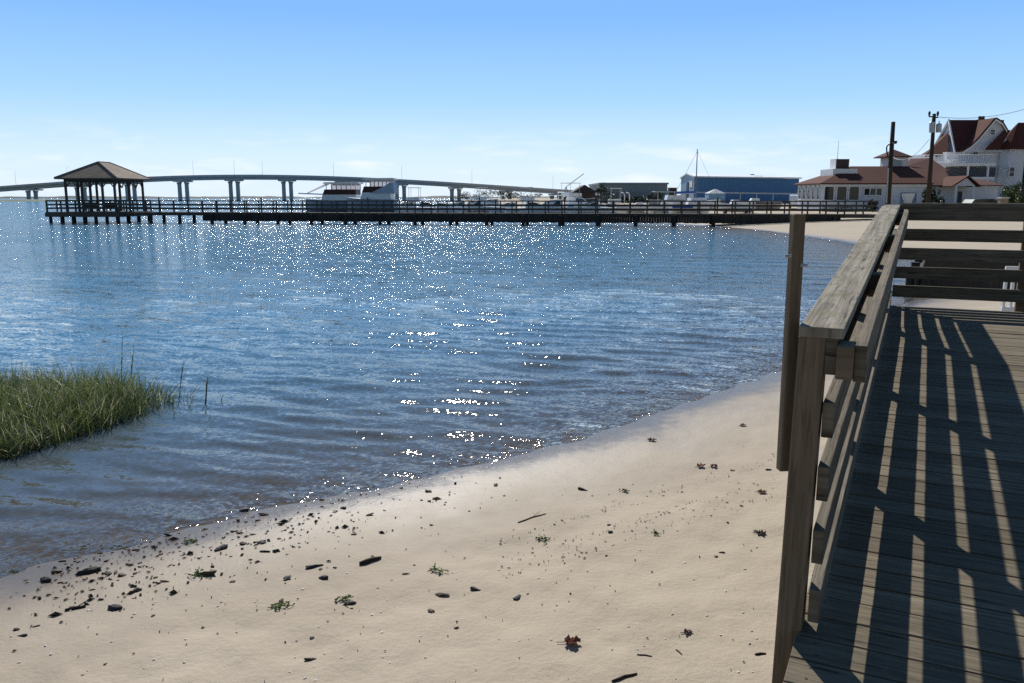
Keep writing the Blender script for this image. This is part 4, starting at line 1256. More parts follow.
roof_faces(m, [[Vector((tcx, tcy - rr2 * .95, z_e)), Vector((tcx + 9, tcy - rr2 * .95, z_e)), tb, ta], [Vector((tcx, tcy + rr2, z_e)), Vector((tcx + 9, tcy + rr2, z_e)), tb, ta]], .16); m.build('tower_roof', roof_dark, house)
m = MB(); m.box(tcx + r_t * .85, hx(1066), tcy - r_t * .6, tcy + 6, gz0, z_e - .05); m.build('side_wing', brown_box, house)
yw = tcy - r_t * math.cos(math.pi / n_) - .02
sash(1008.8, 1013.3, 167.5, 176.5, yw, house); sash(1010.5, 1014.5, 149.8, 151.5, yw, house)
# rounded balcony with balustrade, shaded porch below, columns
def balcony(zf, px0, px1, depth, nm, rail=True):
    pts_ = []
    x0, x1 = hx(px0, HYY - depth), hx(px1, HYY - depth)
    for k in range(9):
        a = math.pi / 2 * k / 8
        pts_.append(Vector((x0 + 2.6 - 2.6 * math.sin(math.pi / 2 - a + 0), HYY - (depth) * math.sin(a), zf)))
    pts_[-1].y = HYY - depth
    pts_.append(Vector((x1, HYY - depth, zf)))
    m = MB(); m.prism(pts_ + [Vector((x1, HYY, zf))], (0, 0, -.38)); fl = m.build(nm, white_paint, house)
    if rail:
        m = MB()
        m.tube([p + Vector((0, .05, 1.12)) for p in pts_], .06, 5); m.tube([p + Vector((0, .05, .14)) for p in pts_], .05, 5)
        for a, b in zip(pts_[:-1], pts_[1:]):
            n2 = max(1, int((b - a).length / .34))
            for k in range(n2):
                q = a.lerp(b, k / n2) + Vector((0, .05, .1)); m.tube([q, q + Vector((0, 0, 1.0))], .028, 4, False)
        m.build('balustrade', white_paint, fl)
    return pts_
zf1 = hz(163, 960, HYY - 2.6)
bp = balcony(zf1, 932.5, 997, 2.6, 'balcony')
zf2 = hz(177, 960, HYY - 2.6)
balcony(zf2, 951, 997, 2.6, 'porch_floor', False)
for px in (945, 970, 990):
    MB().tube([(hx(px, HYY - 2.3), HYY - 2.3, gz0), (hx(px, HYY - 2.3), HYY - 2.3, zf1 - .38)], .14, 8).build('porch_column', white_paint, house)
for px in (958, 980.5):
    sash(px, px + 4.5, 166.5, 175.5, HYY, house)
m = MB(); m.box(hx(946.5), hx(997), HYY - .16, HYY - .12, zf2 + .1, zf1 - .5); m.build('porch_shade_sheet', m_plain('porch_shade_colour', (.10, .11, .13), .7, .15, 1), house)  # dark sheet standing in for the shade inside the porch
# balcony chairs
for px, lab in ((950.5, 'white balcony chair at the rounded left end of the house balcony'), (957, 'white balcony chair beside the first, nearer the balcony door')):
    x, y, z = hx(px, HYY - 1.6), HYY - 1.6, zf1
    ch_ = thing('balcony_chair', lab, 'chair', (x, y, z), 'chairs on the house balcony')
    MB().box(x - .3, x + .3, y - .3, y + .3, z + .42, z + .5).build('seat', white_paint, ch_)
    MB().box(x - .3, x + .3, y + .25, y + .32, z + .5, z + 1.25).build('backrest', white_paint, ch_)
    for sx_ in (-.26, .26):
        for sy_ in (-.26, .26): MB().post((x + sx_, y + sy_, z), .42, .06).build('leg', white_paint, ch_)

# ------------------------------------------------------------------ utility poles
def upole(pxb, pxt, pyt, Y, label, r=.17):
    g = gat(pxb, Y); tp = at(pxt, pyt, Y)
    t = thing('utility_pole', label, 'utility pole', g)
    MB().tube([(g[0], g[1], g[2] - .5), (tp.x, Y, tp.z)], [r, r * .72], 10).build('pole', wood_pole, t, smooth=True)
    return t, Vector((tp.x, Y, tp.z))
up1, u1 = upole(888.5, 893.3, 121.8, 80, 'bare wooden utility pole with a gooseneck lamp in front of the cupola', .26)
z_ = at(889, 156, 80).z
MB().tube([at(888.6, 158, 79.8), at(886.8, 152, 79.8), at(886.6, 147.5, 79.8), at(888, 144.6, 79.8), at(891, 145, 79.9)], .07, 6).build('lamp_arm', black, up1, smooth=True)
MB().tube([at(892, 143, 79.8), at(895.6, 142.6, 79.8)], .05, 5).build('bracket', steel, up1)
MB().tube([at(895.2, 143.8, 79.8), at(895.6, 141, 79.8)], [.12, .2], 8).build('lamp_head', black, up1)
MB().tube([at(886.5, 203, 79.7), at(888.5, 168, 79.7)], .06, 6).build('conduit', steel, up1)
up2, u2 = upole(928.5, 934.3, 113.8, 86, 'wooden utility pole with transformers and insulators before the big gabled house', .24)
for (px, py, h_) in ((931.8, 132.5, 11), (938.6, 132.5, 9)):
    b_ = at(px, py, 85.5); t_ = at(px + .4, py - h_, 85.5)
    mtb = MB(); mtb.tube([b_, b_.lerp(t_, .05), t_.lerp(b_, .1), t_], [.2, .27, .27, .18], 12); mtb.build('transformer', steel, up2, smooth=False)
    MB().tube([t_, t_ + Vector((0, 0, .25))], .05, 6).build('bushing', black, up2)
MB().board(at(929, 116.5, 85.8), at(938, 117.5, 85.8), (0, 0, .06), (0, .05, 0)).build('cross_arm', wood_pole, up2)
for px in (929.2, 937.6):
    a_ = at(px, 116.3, 85.8); MB().tube([a_, a_ + Vector((0, 0, .3)), a_ + Vector((0, 0, .5))], [.07, .13, .06], 8).build('insulator', black, up2)
# wires
def wire(a, b, sag, label, n=14):
    m = MB(); path = []
    for k in range(n + 1):
        t = k / n; p = a.lerp(b, t); p.z -= sag * 4 * t * (1 - t); path.append(p)
    m.tube(path, .022, 4)
    o = m.build('service_wire', black, base=a); tag(o, label, 'wire')
wire(at(893, 157, 100), at(929, 139.5, 86), 1.0, 'thin black wire sagging from the cupola to the transformer pole')
wire(at(938, 117, 86), at(1060, 96, 95), .9, 'thin black wire running from the transformer pole over the house to the right')
# evergreen at pole foot, hedge at right, pillar
g_ = gat(929, 92); bush('evergreen_shrub', g_, (.72, .7, 1.75), bush_dark, 'dark upright evergreen shrub at the foot of the transformer pole', 'shrub', 'shrubs in front of the white buildings', 1300, .12, 61)
g_ = gat(938, 93); bush('evergreen_shrub', g_, (.8, .7, 1.15), bush_dark, 'low dark shrub right of the upright evergreen', 'shrub', 'shrubs in front of the white buildings', 900, .11, 62)
g_ = gat(873, 95); bush('evergreen_shrub', g_, (.62, .6, .75), bush_dark, 'small dark shrub below the restaurant strip window', 'shrub', 'shrubs in front of the white buildings', 800, .1, 63)
for i, (px, Y, a, h, lab) in enumerate(((1004, 96, 1.1, 1.4, 'mid green rounded shrub just right of the stone pillar'), (1015, 94, 1.3, 1.65, 'mid green shrub between the pillar shrub and the picture edge shrub'), (1028, 92, 1.5, 1.5, 'mid green shrub furthest right, below the tower window'))):
    g_ = gat(px, Y); bush('hedge_shrub', g_, (a, 1.0, h), bush_mid, lab, 'shrub', 'shrubs in front of the white buildings', 1300, .12, 70 + i)
g_ = gat(1003.5, 88)
pl = thing('stone_pillar', 'short tan stone pillar with a pale cap beside the green shrubs', 'pillar', g_)
MB().box(g_[0] - .35, g_[0] + .35, 87.7, 88.4, g_[2] - .2, at(1003, 198.3, 88).z).build('shaft', tan_stone, pl)
zt = at(1003, 198.3, 88).z; MB().box(g_[0] - .43, g_[0] + .43, 87.62, 88.48, zt + .003, zt + .1).build('cap', white_paint, pl)
g_ = gat(985, 95)
car('parked_car', g_, 4.3, 1.8, 1.35, m_plain('dark_green_paint', (.03, .06, .06), .3, .05, 1, .5), 'dark low car parked before the restaurant side door, right of the porch', 'car', R(4))
# terrace furniture in front of the windows: round tables with closed chairs read as dark clutter
for px, lab in ((832, 'white slatted terrace bench under the arched windows, nearer the corner'), (848, 'white slatted terrace bench under the arched windows, nearer the small shrub')):
    x = rx(px, 97.6); z = GZ(x, 97.6)
    b_ = thing('terrace_bench', lab, 'bench', (x, 97.6, z), 'benches on the restaurant terrace')
    MB().box(x - .7, x + .7, 97.4, 97.85, z + .42, z + .48).build('seat', wood_pier, b_)
    MB().box(x - .7, x + .7, 97.86, 97.92, z + .55, z + 1.0).build('backrest', white_paint, b_)
    for q in (-.6, .6): MB().post((x + q, 97.6, z - .05), .47, .08).build('leg', wood_pier, b_)
# ------------------------------------------------------------------ the boardwalk ramp with its railing, right in front
AZ = R(26.4)
H2 = Vector((math.sin(AZ), math.cos(AZ), 0)); N2 = Vector((math.cos(AZ), -math.sin(AZ), 0))
A_NEAR, A_KINK, A_END = 2.97, 8.0, 9.55
SLOPE, ZN = 0.0805, EYE - 1.536
TURN = R(-1.3)
H3 = Vector((math.sin(AZ + TURN), math.cos(AZ + TURN), 0)); N3 = Vector((math.cos(AZ + TURN), -math.sin(AZ + TURN), 0))
ZL = ZN + SLOPE * (A_KINK - A_NEAR)
def D(a, l, h=0.0):
    """point on the ramp: a along, l to the right, h above the decking (the railing gets a little lower towards the landing)"""
    h *= 1 - .052 * min(1, max(0, (a - A_NEAR) / (A_KINK - A_NEAR)))
    if a <= A_KINK:
        return H2 * a + N2 * l + Vector((0, 0, ZN + SLOPE * (a - A_NEAR) + h))
    return H2 * A_KINK + H3 * (a - A_KINK) + (N2 if a < A_KINK + .01 else N3) * l + Vector((0, 0, ZL + h))
UPV = Vector((0, 0, 1))
bw = thing('boardwalk_ramp', 'weathered grey timber boardwalk ramp with five board railing beside the beach', 'boardwalk', tuple(D(A_NEAR, 1, 0)))
LW = 2.7
# decking
m = MB(); a = -1.5; pitch = .1445
while a < A_END + .02:
    hw = (pitch - .007) / 2
    j = random.uniform(-.0015, .0015)
    hh = H2 if a < A_KINK - .05 else H3
    nrm2 = (hh + Vector((0, 0, SLOPE if a < A_KINK - .05 else 0))).normalized()
    th2 = nrm2.cross(N2).normalized()
    m.board(D(a, -.300 + random.uniform(-.006, .006), -.019 + j), D(a, LW, -.019 + j), nrm2 * hw, th2 * .019)
    a += pitch
m.build('decking', wood_deck, bw, bevel=.003)
m = MB()
for l in (-.235, .75, 1.7, 2.6):
    for (a0, a1) in ((-1.5, A_KINK), (A_KINK + .02, A_END)):
        m.board(D(a0, l, -.165), D(a1, l, -.165), (0, 0, .12), N2 * .02)
m.build('joist', wood_pile, bw)
m = MB(); a = -1.5
while a < A_END:
    for l in (-.235, .75, 1.7):
        for da in (-.035, .035):
            p = D(a + da + random.uniform(-.006, .006), l + random.uniform(-.012, .012), .0012)
            m.face([p + H2 * .0045 * math.cos(t) + N2 * .0045 * math.sin(t) for t in np.arange(0, 6.2, .9)])
    a += pitch
m.build('nail_heads', black, bw)
# railing boards: five on the posts
BH = .124
PITCHR = .227
TOPH = 1.070
tops = [TOPH - PITCHR * k for k in range(5)]
for k, tp in enumerate(tops):
    for (a0, a1) in ((A_NEAR - .035 + random.uniform(-.01, .01), A_KINK - .004), (A_KINK + .004, A_END + .06)):
        lt = -.252 + random.uniform(-.003, .003)
        w_ = UPV * (BH / 2)
        MB().board(D(a0, lt, tp - BH / 2), D(a1, lt, tp - BH / 2), w_, N2 * .019).build('rail_board', wood_rail, bw, bevel=.003)
# inner grab board on spacer blocks
for (a0, a1) in ((A_NEAR - .06, A_KINK - .004), (A_KINK + .004, A_END - .05)):
    MB().board(D(a0, -.160, TOPH - BH / 2 - .012), D(a1, -.160, TOPH - BH / 2 - .012), UPV * (BH / 2), N2 * .019).build('grab_board', wood_rail, bw, bevel=.003)
POSTS = [A_NEAR, 4.5, 6.2, A_KINK, A_END]
for a in POSTS:
    aa = a if a != A_NEAR else a - .03
    sp_ = .045
    MB().board(D(aa - sp_, -.206, TOPH - BH / 2 - .01), D(aa + sp_, -.206, TOPH - BH / 2 - .01), UPV * (BH / 2 - .006), N2 * .027).build('spacer_block', wood_post, bw, bevel=.003)
# posts, running down into the sand
for k, a in enumerate(POSTS):
    top = D(a, -.3155, TOPH - .001)
    g = GZ(top.x, top.y)
    lean = -.035 if k == 0 else 0
    foot_ = Vector((top.x, top.y, g - .3)) + N2 * lean
    MB().board(foot_, top, H2 * .0445, N2 * .0445).build('rail_post', wood_post, bw, bevel=.005)
# cap, two lengths
CL = -.288
for (a0, a1) in ((A_NEAR - .05, A_KINK - .004), (A_KINK + .004, A_END + .10)):
    MB().board(D(a0, CL, TOPH + .0195), D(a1, CL, TOPH + .0195), N2 * .072, UPV * .0185).build('cap_rail', wood_cap, bw, bevel=.004)
# upright board bolted outside the near post
ua = D(A_NEAR + .02, -.375, 0)
ub = at(798, 214, 2.86); lo = at(783.5, 470, 2.84)
tall = MB().board(lo, ub, Vector((1, .1, 0)).normalized() * .021, Vector((-.1, 1, 0)).normalized() * .019).build('upright_board', wood_post, bw, bevel=.004)
m = MB()
for px, py in ((788.2, 256), (803.6, 265)):
    p = at(px, py, 2.84); m.tube([p - Vector((.012, 0, 0)), p + Vector((.012, 0, 0))], .006, 6)
m.build('bolt', steel, tall)
# cross railing at the landing
for k in range(5):
    tp = 1.055 - .207 * k + (.03 if k == 0 else 0); hh_ = BH / 2 + (.02 if k == 0 else 0)
    MB().board(D(A_END + .03, -.228, tp - BH / 2 + (.004 if k == 0 else 0)), D(A_END + .03, LW, tp - BH / 2 + (.004 if k == 0 else 0)), UPV * hh_, H3 * .019).build('rail_board', wood_rail, bw, bevel=.003)
for l in (.95, 2.1):
    t_ = D(A_END + .10, l, TOPH); MB().board((t_.x, t_.y, GZ(t_.x, t_.y) - .3), t_, H3 * .0445, N3 * .0445).build('rail_post', wood_post, bw, bevel=.004)
MB().board(D(A_END + .085, -.2, TOPH + .04), D(A_END + .085, LW, TOPH + .04), H3 * .07, UPV * .018).build('cap_rail', wood_cap, bw, bevel=.004)
# supporting posts below the deck
for a in (1.0, 3.2, 5.5, 7.8):
    for l in (.75, 1.7, 2.6):
        t_ = D(a, l, -.29); MB().board((t_.x, t_.y, GZ(t_.x, t_.y) - .3), t_, H2 * .06, N2 * .06).build('support_post', wood_pile, bw)

# dark timber bulkhead and the white rails beyond the landing
b0, b1 = at_z(917, 289, .1), at_z(926, 262, .1)
bk = thing('timber_bulkhead', 'dark timber bulkhead jetty standing in the corner of the bay beyond the landing', 'bulkhead', (b0.x, b0.y, 0))
dB = (b1 - b0); dB.z = 0; LB = dB.length; dB.normalize(); nB = Vector((dB.y, -dB.x, 0))
def Bp(s_, l_, z_): return Vector((b0.x, b0.y, 0)) + dB * s_ + nB * l_ + Vector((0, 0, z_))
zt = .46
m = MB(); s_ = 0
while s_ < LB: m.board(Bp(s_, .05, zt - .03), Bp(s_, 3.6, zt - .03), dB * .07, (0, 0, .025)); s_ += .155
m.build('decking', m_plain('near_black_planks', (.012, .011, .010), 1.0, .3, 4, 0), bk)  # jetty planks coloured near black all over, fully matte
m = MB(); s_ = 0
while s_ < LB - .1: m.board(Bp(s_ + .1, 0, -1.2), Bp(s_ + .1, 0, zt - .06), dB * .1047, nB * .03); s_ += .21
l_ = .1
while l_ < 3.6: m.board(Bp(-.04, l_ + .1, -.8), Bp(-.04, l_ + .1, zt - .06), nB * .1047, dB * .03); l_ += .21
m.build('sheet_plank', wood_pile, bk)
for s_ in np.linspace(.2, LB - .2, 4):
    MB().tube([Bp(s_, -.18, -1.5), Bp(s_, -.18, zt + .12)], .13, 10).build('pile', wood_pile, bk)
m = MB(); m.board(Bp(0, -.05, zt - .2), Bp(LB, -.05, zt - .2), (0, 0, .1), nB * .04); m.build('waler', wood_pier, bk)
wr0 = at_z(1004, 296, .75); 
wr = thing('white_railing', 'white picket railing of steps down to the beach, seen through the landing rails', 'railing', (wr0.x, wr0.y, .2))
dW = Vector((1, -.12, 0)).normalized()
for k in range(22):
    p = Vector((wr0.x, wr0.y, 0)) + dW * (.13 * k); MB().post((p.x, p.y, GZ(p.x, p.y) - .05), 1.1, .05).build('picket', white_paint, wr)
p0 = Vector((wr0.x, wr0.y, 0)); 
for z_ in (.35, 1.12):
    q0, q1 = p0 + UPV * (GZ(p0.x, p0.y) + z_), p0 + dW * 2.8 + UPV * (GZ(p0.x, p0.y) + z_)
    MB().board(q0 + Vector((-.05, -.04, 0)), q1 + Vector((0, -.04, 0)), UPV * .04, Vector((.12, 1, 0)).normalized() * .02).build('rail', white_paint, wr)
# ------------------------------------------------------------------ marsh grass in the shallows
GXS, GYS = np.arange(-9, 12, .05), np.arange(1, 26, .05)
GRID = ground_z(*np.meshgrid(GXS, GYS, indexing='ij'))
def gfast(x, y):
    u, v = (x + 9) / .05, (y - 1) / .05
    i, j = int(min(max(u, 0), len(GXS) - 2)), int(min(max(v, 0), len(GYS) - 2)); u -= i; v -= j
    return float((GRID[i, j] * (1 - u) + GRID[i + 1, j] * u) * (1 - v) + (GRID[i, j + 1] * (1 - u) + GRID[i + 1, j + 1] * u) * v)
def on_sand(px, py):
    z = .2
    for _ in range(8):
        p = at_z(px, py, z); z = gfast(p.x, p.y)
    return Vector((p.x, p.y, z))

def blade(mb, p, h, lean, w, bend):
    d_ = Vector((math.cos(lean), math.sin(lean), 0)); side = Vector((-d_.y, d_.x, 0))
    a = random.uniform(0, 3.14); side = (side * math.cos(a) + d_ * math.sin(a))
    prev = None; n = 4; pts_ = []
    for k in range(n + 1):
        t = k / n
        q = p + d_ * (bend * h * t ** 1.8) + Vector((0, 0, h * (t - .28 * bend * t * t)))
        pts_.append((q, w * (1 - t) ** .6 * (1 if k < n else 0)))
    ru, rv = random.random(), random.random()
    for (q0, w0), (q1, w1) in zip(pts_[:-1], pts_[1:]):
        t0 = pts_.index((q0, w0)) / n; t1 = t0 + 1 / n
        if w1 > 0: mb.face([q0 - side * w0, q0 + side * w0, q1 + side * w1, q1 - side * w1], [(ru, t0), (ru, t0), (ru, t1), (ru, t1)])
        else: mb.face([q0 - side * w0, q0 + side * w0, q1], [(ru, t0), (ru, t0), (ru, t1)])

def m_blade(name):
    M = Mat(name)
    uv = M.node('ShaderNodeUVMap').outputs[0]
    sp_ = M.node('ShaderNodeSeparateXYZ'); M.link(uv, sp_.inputs[0])
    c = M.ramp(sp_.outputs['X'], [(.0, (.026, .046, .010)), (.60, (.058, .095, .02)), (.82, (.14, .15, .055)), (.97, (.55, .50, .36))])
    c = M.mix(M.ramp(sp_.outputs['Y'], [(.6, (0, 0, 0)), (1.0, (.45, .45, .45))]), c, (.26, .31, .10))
    c = M.mix(M.ramp(sp_.outputs['Y'], [(.05, (.75, .75, .75)), (.4, (0, 0, 0))]), c, (.03, .026, .014))  # shade at the tuft's base put into the blade colour
    d = M.node('ShaderNodeBsdfDiffuse'); t = M.node('ShaderNodeBsdfTranslucent'); g = M.node('ShaderNodeBsdfGlossy', Roughness=.45)
    M.link(c, d.inputs[0]); M.link(c, t.inputs[0])
    mx = M.node('ShaderNodeMixShader'); mx.inputs[0].default_value = .42
    M.link(d.outputs[0], mx.inputs[1]); M.link(t.outputs[0], mx.inputs[2])
    m2 = M.node('ShaderNodeMixShader'); m2.inputs[0].default_value = .07
    M.link(mx.outputs[0], m2.inputs[1]); M.link(g.outputs[0], m2.inputs[2])
    M.link(m2.outputs[0], M.out.inputs['Surface']); return M.m
blade_mat = m_blade('cordgrass_blades')
gp0 = at_z(40, 432, 0)
m = MB(); mud = MB()
def clump_fn(px, py):
    """density of the tuft at a place on the water, 0..1"""
    t = (px + 60) / 190
    lo = 470 - 50 * max(0, t) ** 1.35
    hi = 396 + 2 * max(0, t)
    return 1 if hi < py < lo else 0
count = 0
while count < 13000:
    px = random.uniform(-70, 192); py = random.uniform(388, 472)
    if not clump_fn(px + random.gauss(0, 4), py + random.gauss(0, 2.5)): continue
    if px > 135 and random.random() < .35 + (px - 135) / 75: continue
    p = at_z(px, py, 0); p.z = -.12
    edge = min(1, max(.3, (196 - px) / 75)) * min(1, max(.45, (468 - 40 * max(0, (px + 60) / 190) - py) / 28 + .3))
    h = random.uniform(.36, .70) * (edge ** .5) * (1.28 if random.random() < .05 else 1)
    blade(m, p, h, random.uniform(0, 6.28), random.uniform(.004, .010), random.uniform(.1, .85)); count += 1
for k in range(230):
    px = random.uniform(125, 196); py = random.gauss(402, 4)
    if random.random() < (px - 130) / 95: continue
    p = at_z(px, py, 0); p.z = -.1
    blade(m, p, random.uniform(.14, .42), random.uniform(-.6, 1.2), random.uniform(.003, .007), random.uniform(.1, .9))
for k in range(28):
    px = random.uniform(40, 150); py = random.uniform(396, 418)
    p = at_z(px, py, 0); p.z = -.1
    blade(m, p, random.uniform(.55, .8), random.uniform(-.5, .8), random.uniform(.0025, .004), random.uniform(.02, .25))
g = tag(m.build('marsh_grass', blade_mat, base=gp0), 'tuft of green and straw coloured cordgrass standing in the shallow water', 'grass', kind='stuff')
n_ = 36; ringp = []
mudm = MB()
ctr = at_z(25, 428, 0)
rows = []
for rr, zz_ in ((1.0, -.35), (.85, -.02), (.55, .05), (.2, .07)):
    rw_ = []
    for k in range(n_):
        a = 6.283 * k / n_
        r_ = rr * (1 + .18 * mnoise.noise((math.cos(a) * 1.5, math.sin(a) * 1.5, rr)))
        rw_.append((ctr.x - .25 + 1.25 * r_ * math.cos(a), ctr.y + .02 + 1.28 * r_ * math.sin(a), zz_ + .03 * mnoise.noise((a * 2, rr * 3, 4))))
    rows.append(rw_)
for a_, b_ in zip(rows[:-1], rows[1:]):
    for k in range(n_):
        mudm.face([a_[k], a_[(k + 1) % n_], b_[(k + 1) % n_], b_[k]])
mudm.face(rows[-1])
o = mudm.build('mud_bank', m_plain('peat_and_undershadow', (.018, .014, .009), 1.0, .3, 6.0, 0, 0, .02), smooth=True, base=ctr); tag(o, kind='structure')  # mud, widened forward and near black to paint the tuft's undershadow too
for (bx_, by_, tx_, ty_, lab) in ((176, 405, 184, 360, 'tall thin reed stalk standing alone between the grass tuft and the bent stalk'),
                            (203.5, 404, 208, 374, 'short thick reed stalk furthest right of the grass tuft'),
                            (128.5, 392, 134, 345, 'tall thin reed stalk leaning right above the middle of the grass tuft'),
                            (120, 385, 122.5, 330, 'tallest hair thin reed stalk above the grass tuft'),
                            (218, 402, 224, 394, 'tiny bent reed tip poking from the water right of the tuft')):
    b_ = at_z(bx_, by_, 0); t_ = at(tx_, ty_, b_.y)
    m = MB(); md = (b_ + t_) / 2 + Vector((.01, 0, 0))
    r0 = .011 if bx_ == 203.5 else .006
    m.tube([b_ - Vector((0, 0, .2)), md, t_], [r0, r0 * .8, .002], 5)
    if by_ != 402:
        for k in range(4):
            q = b_.lerp(t_, random.uniform(.25, .75)); blade(m, q, random.uniform(.12, .25), random.uniform(-1, 1), .004, .5)
    tag(m.build('reed_stalk', blade_mat, base=b_), lab, 'reed', 'reed stalks beside the grass tuft')

# ------------------------------------------------------------------ things washed up on the sand
def m_stone(name, c1, c2):
    M = Mat(name); pos_ = M.node('ShaderNodeTexCoord').outputs['Object']
    nz_ = M.noise(pos_, 60, 5, .65); M.link(M.ramp(nz_.outputs[0], [(.3, c1), (.7, c2)]), M.b.inputs['Base Color'])
    M.b.inputs['Roughness'].default_value = .65; M.b.inputs['Specular IOR Level'].default_value = .3
    M.bump(nz_.outputs[0], .6, .006); return M.m
st_dark = m_stone('dark_stone', (.018, .016, .014), (.05, .045, .04))
st_brown = m_stone('brown_stone', (.06, .042, .028), (.13, .095, .065))
st_pale = m_stone('pale_shell', (.5, .46, .40), (.72, .69, .63))
st_tan = m_stone('tan_pebble', (.22, .15, .09), (.36, .26, .17))
leaf_red = m_leaf('dead_leaf_red', (.10, .025, .012), (.20, .06, .025), .3, 30)
leaf_brown = m_leaf('dead_leaf_brown', (.06, .035, .02), (.13, .08, .045), .25, 30)
weed_mat = m_leaf('sea_lettuce', (.03, .05, .015), (.07, .10, .035), .2, 20, 0)
drift = m_wood('driftwood_dark', (.10, .08, .06), (.045, .036, .028))

def stone_mesh(seed, flat=.6):
    rs = random.Random(seed)
    import bmesh
    bm = bmesh.new(); bmesh.ops.create_icosphere(bm, subdivisions=3, radius=1)
    off = Vector((rs.uniform(0, 50), rs.uniform(0, 50), rs.uniform(0, 50)))
    for v in bm.verts:
        n0 = mnoise.noise(v.co * 1.1 + off); n1 = mnoise.noise(v.co * 3.0 + off)
        v.co *= 1 + .55 * n0 + .28 * n1
        v.co.z *= flat
    me = bpy.data.meshes.new('stone')
    bm.to_mesh(me); bm.free()
    me.polygons.foreach_set('use_smooth', [True] * len(me.polygons))
    return me
STONES = {}
for mt, nm in ((st_dark, 'd'), (st_brown, 'b'), (st_pale, 'p'), (st_tan, 't')):
    STONES[nm] = []
    for k in range(5):
        me = stone_mesh(k * 7 + ord(nm), [.62, .5, .7, .4, .55][k]); me.materials.append(mt); STONES[nm].append(me)

def stone(px, py, wpx, kind, name, label, cat, group=None, el=1.0):
    p = on_sand(px, py)
    dist = (p - Vector((0, 0, EYE))).length
    r_ = wpx * .80 / F * dist / 2
    o = bpy.data.objects.new(name, random.choice(STONES[kind]))
    o.location = p + Vector((0, 0, r_ * .14)); o.scale = (r_ * el, r_ / el * .8, r_ * .8); o.rotation_euler = (random.uniform(-.3, .3), random.uniform(-.3, .3), random.uniform(-.5, .5) if el > 1.2 else random.uniform(0, 6.28))
    link(o); return tag(o, label, cat, group)

def crumpled_leaf(px, py, wpx, mat, label, group, seed):
    p = on_sand(px, py); dist = (p - Vector((0, 0, EYE))).length; r_ = wpx / F * dist / 2
    rs = random.Random(seed); m = MB(); n = 22
    ctr_ = p + Vector((0, 0, r_ * .35)); ring = []; mid = []
    for k in range(n):
        a = 6.283 * k / n
        rr = r_ * (.62 + .38 * abs(math.cos(2.5 * a))) * rs.uniform(.85, 1.1)
        ring.append(p + Vector((math.cos(a) * rr, math.sin(a) * rr, r_ * rs.uniform(.05, .75))))
        mid.append(p + Vector((math.cos(a) * rr * .5, math.sin(a) * rr * .5, r_ * rs.uniform(.15, .5))))
    for k in range(n):
        j = (k + 1) % n
        m.face([mid[k], ring[k], ring[j], mid[j]]); m.face([ctr_, mid[k], mid[j]])
    o = m.build('dead_leaf', mat, base=p); tag(o, label, 'leaf', group)
    st = MB(); a = rs.uniform(2.6, 3.6)
    st.tube([p + Vector((0, 0, r_ * .2)), p + Vector((math.cos(a) * r_ * 1.6, math.sin(a) * r_ * 1.2, r_ * .12))], [.003, .002], 5)
    st.build('stalk', leaf_brown, o)

def weed(px, py, wpx, label, seed):
    p = on_sand(px, py); dist = (p - Vector((0, 0, EYE))).length; r_ = wpx * .72 / F * dist / 2
    rs = random.Random(seed); m = MB()
    for k in range(10):
        c_ = p + Vector((rs.gauss(0, r_ * .45), rs.gauss(0, r_ * .45), .004)); a = rs.gauss(.5, .6)
        path = []
        for t in range(5):
            path.append(c_ + Vector((math.cos(a) * r_ * .25 * t, math.sin(a) * r_ * .25 * t, rs.uniform(.002, .016)))); a += rs.gauss(0, .5)
        for q0, q1 in zip(path[:-1], path[1:]):
            w_ = Vector((-(q1 - q0).y, (q1 - q0).x, 0)).normalized() * rs.uniform(.003, .007)
            m.face([q0 - w_, q0 + w_, q1 + w_ + Vector((0, 0, .003)), q1 - w_])
    tag(m.build('seaweed', weed_mat, base=p), label, 'seaweed', 'green seaweed strands on the sand')

def stick(px0, py0, px1, py1, r_, label, mat=None, branch=False):
    a, b = on_sand(px0, py0), on_sand(px1, py1)
    z = Vector((0, 0, r_ * .6)); m = MB()
    mid = a.lerp(b, .5) + z + Vector((0, (a - b).length * .05, 0))
    m.tube([a + z, a.lerp(b, .25) + z * 1.3, mid, a.lerp(b, .8) + z, b + z], [r_ * .8, r_, r_ * 1.05, r_ * .85, r_ * .5], 8)
    if branch:
        m.tube([mid, mid + (b - a) * .3 + Vector((0, .05, .01))], [r_ * .5, r_ * .2], 5)
    tag(m.build('driftwood', mat or drift, smooth=True, base=a), label, 'driftwood', 'sticks of driftwood on the sand')

stick(360, 565, 381, 558.5, .016, 'short thick piece of driftwood lying near the wet sand, the largest stick')
stick(612, 682, 637, 674, .007, 'thin dark twig at the lower picture edge below the red leaf')
stick(637, 655, 652, 656.5, .004, 'thin dark twig right of and below the red brown leaf')
stick(755, 655, 766, 654, .006, 'short dark twig beside the foot of the near railing post')
stick(676, 650, 682, 655, .004, 'tiny twig between the lower leaf and the railing post')
stick(65, 611, 86, 607, .010, 'crooked dark stick left on the dry sand at lower left', branch=True)
stick(518, 523, 546, 514, .006, 'branching twig on smooth sand above the green seaweed', branch=True)
crumpled_leaf(572, 643.5, 18, leaf_red, 'curled red brown dead leaf on open sand, the largest leaf', 'dead leaves on the sand', 1)
crumpled_leaf(701, 467, 9, leaf_red, 'red dead leaf high on the sand, left one of a close pair', 'dead leaves on the sand', 2)
crumpled_leaf(714, 467, 8, leaf_brown, 'dark brown dead leaf close beside the red leaf', 'dead leaves on the sand', 3)
crumpled_leaf(762, 493, 9, leaf_red, 'dead leaf against the railing post at mid height of the beach', 'dead leaves on the sand', 4)
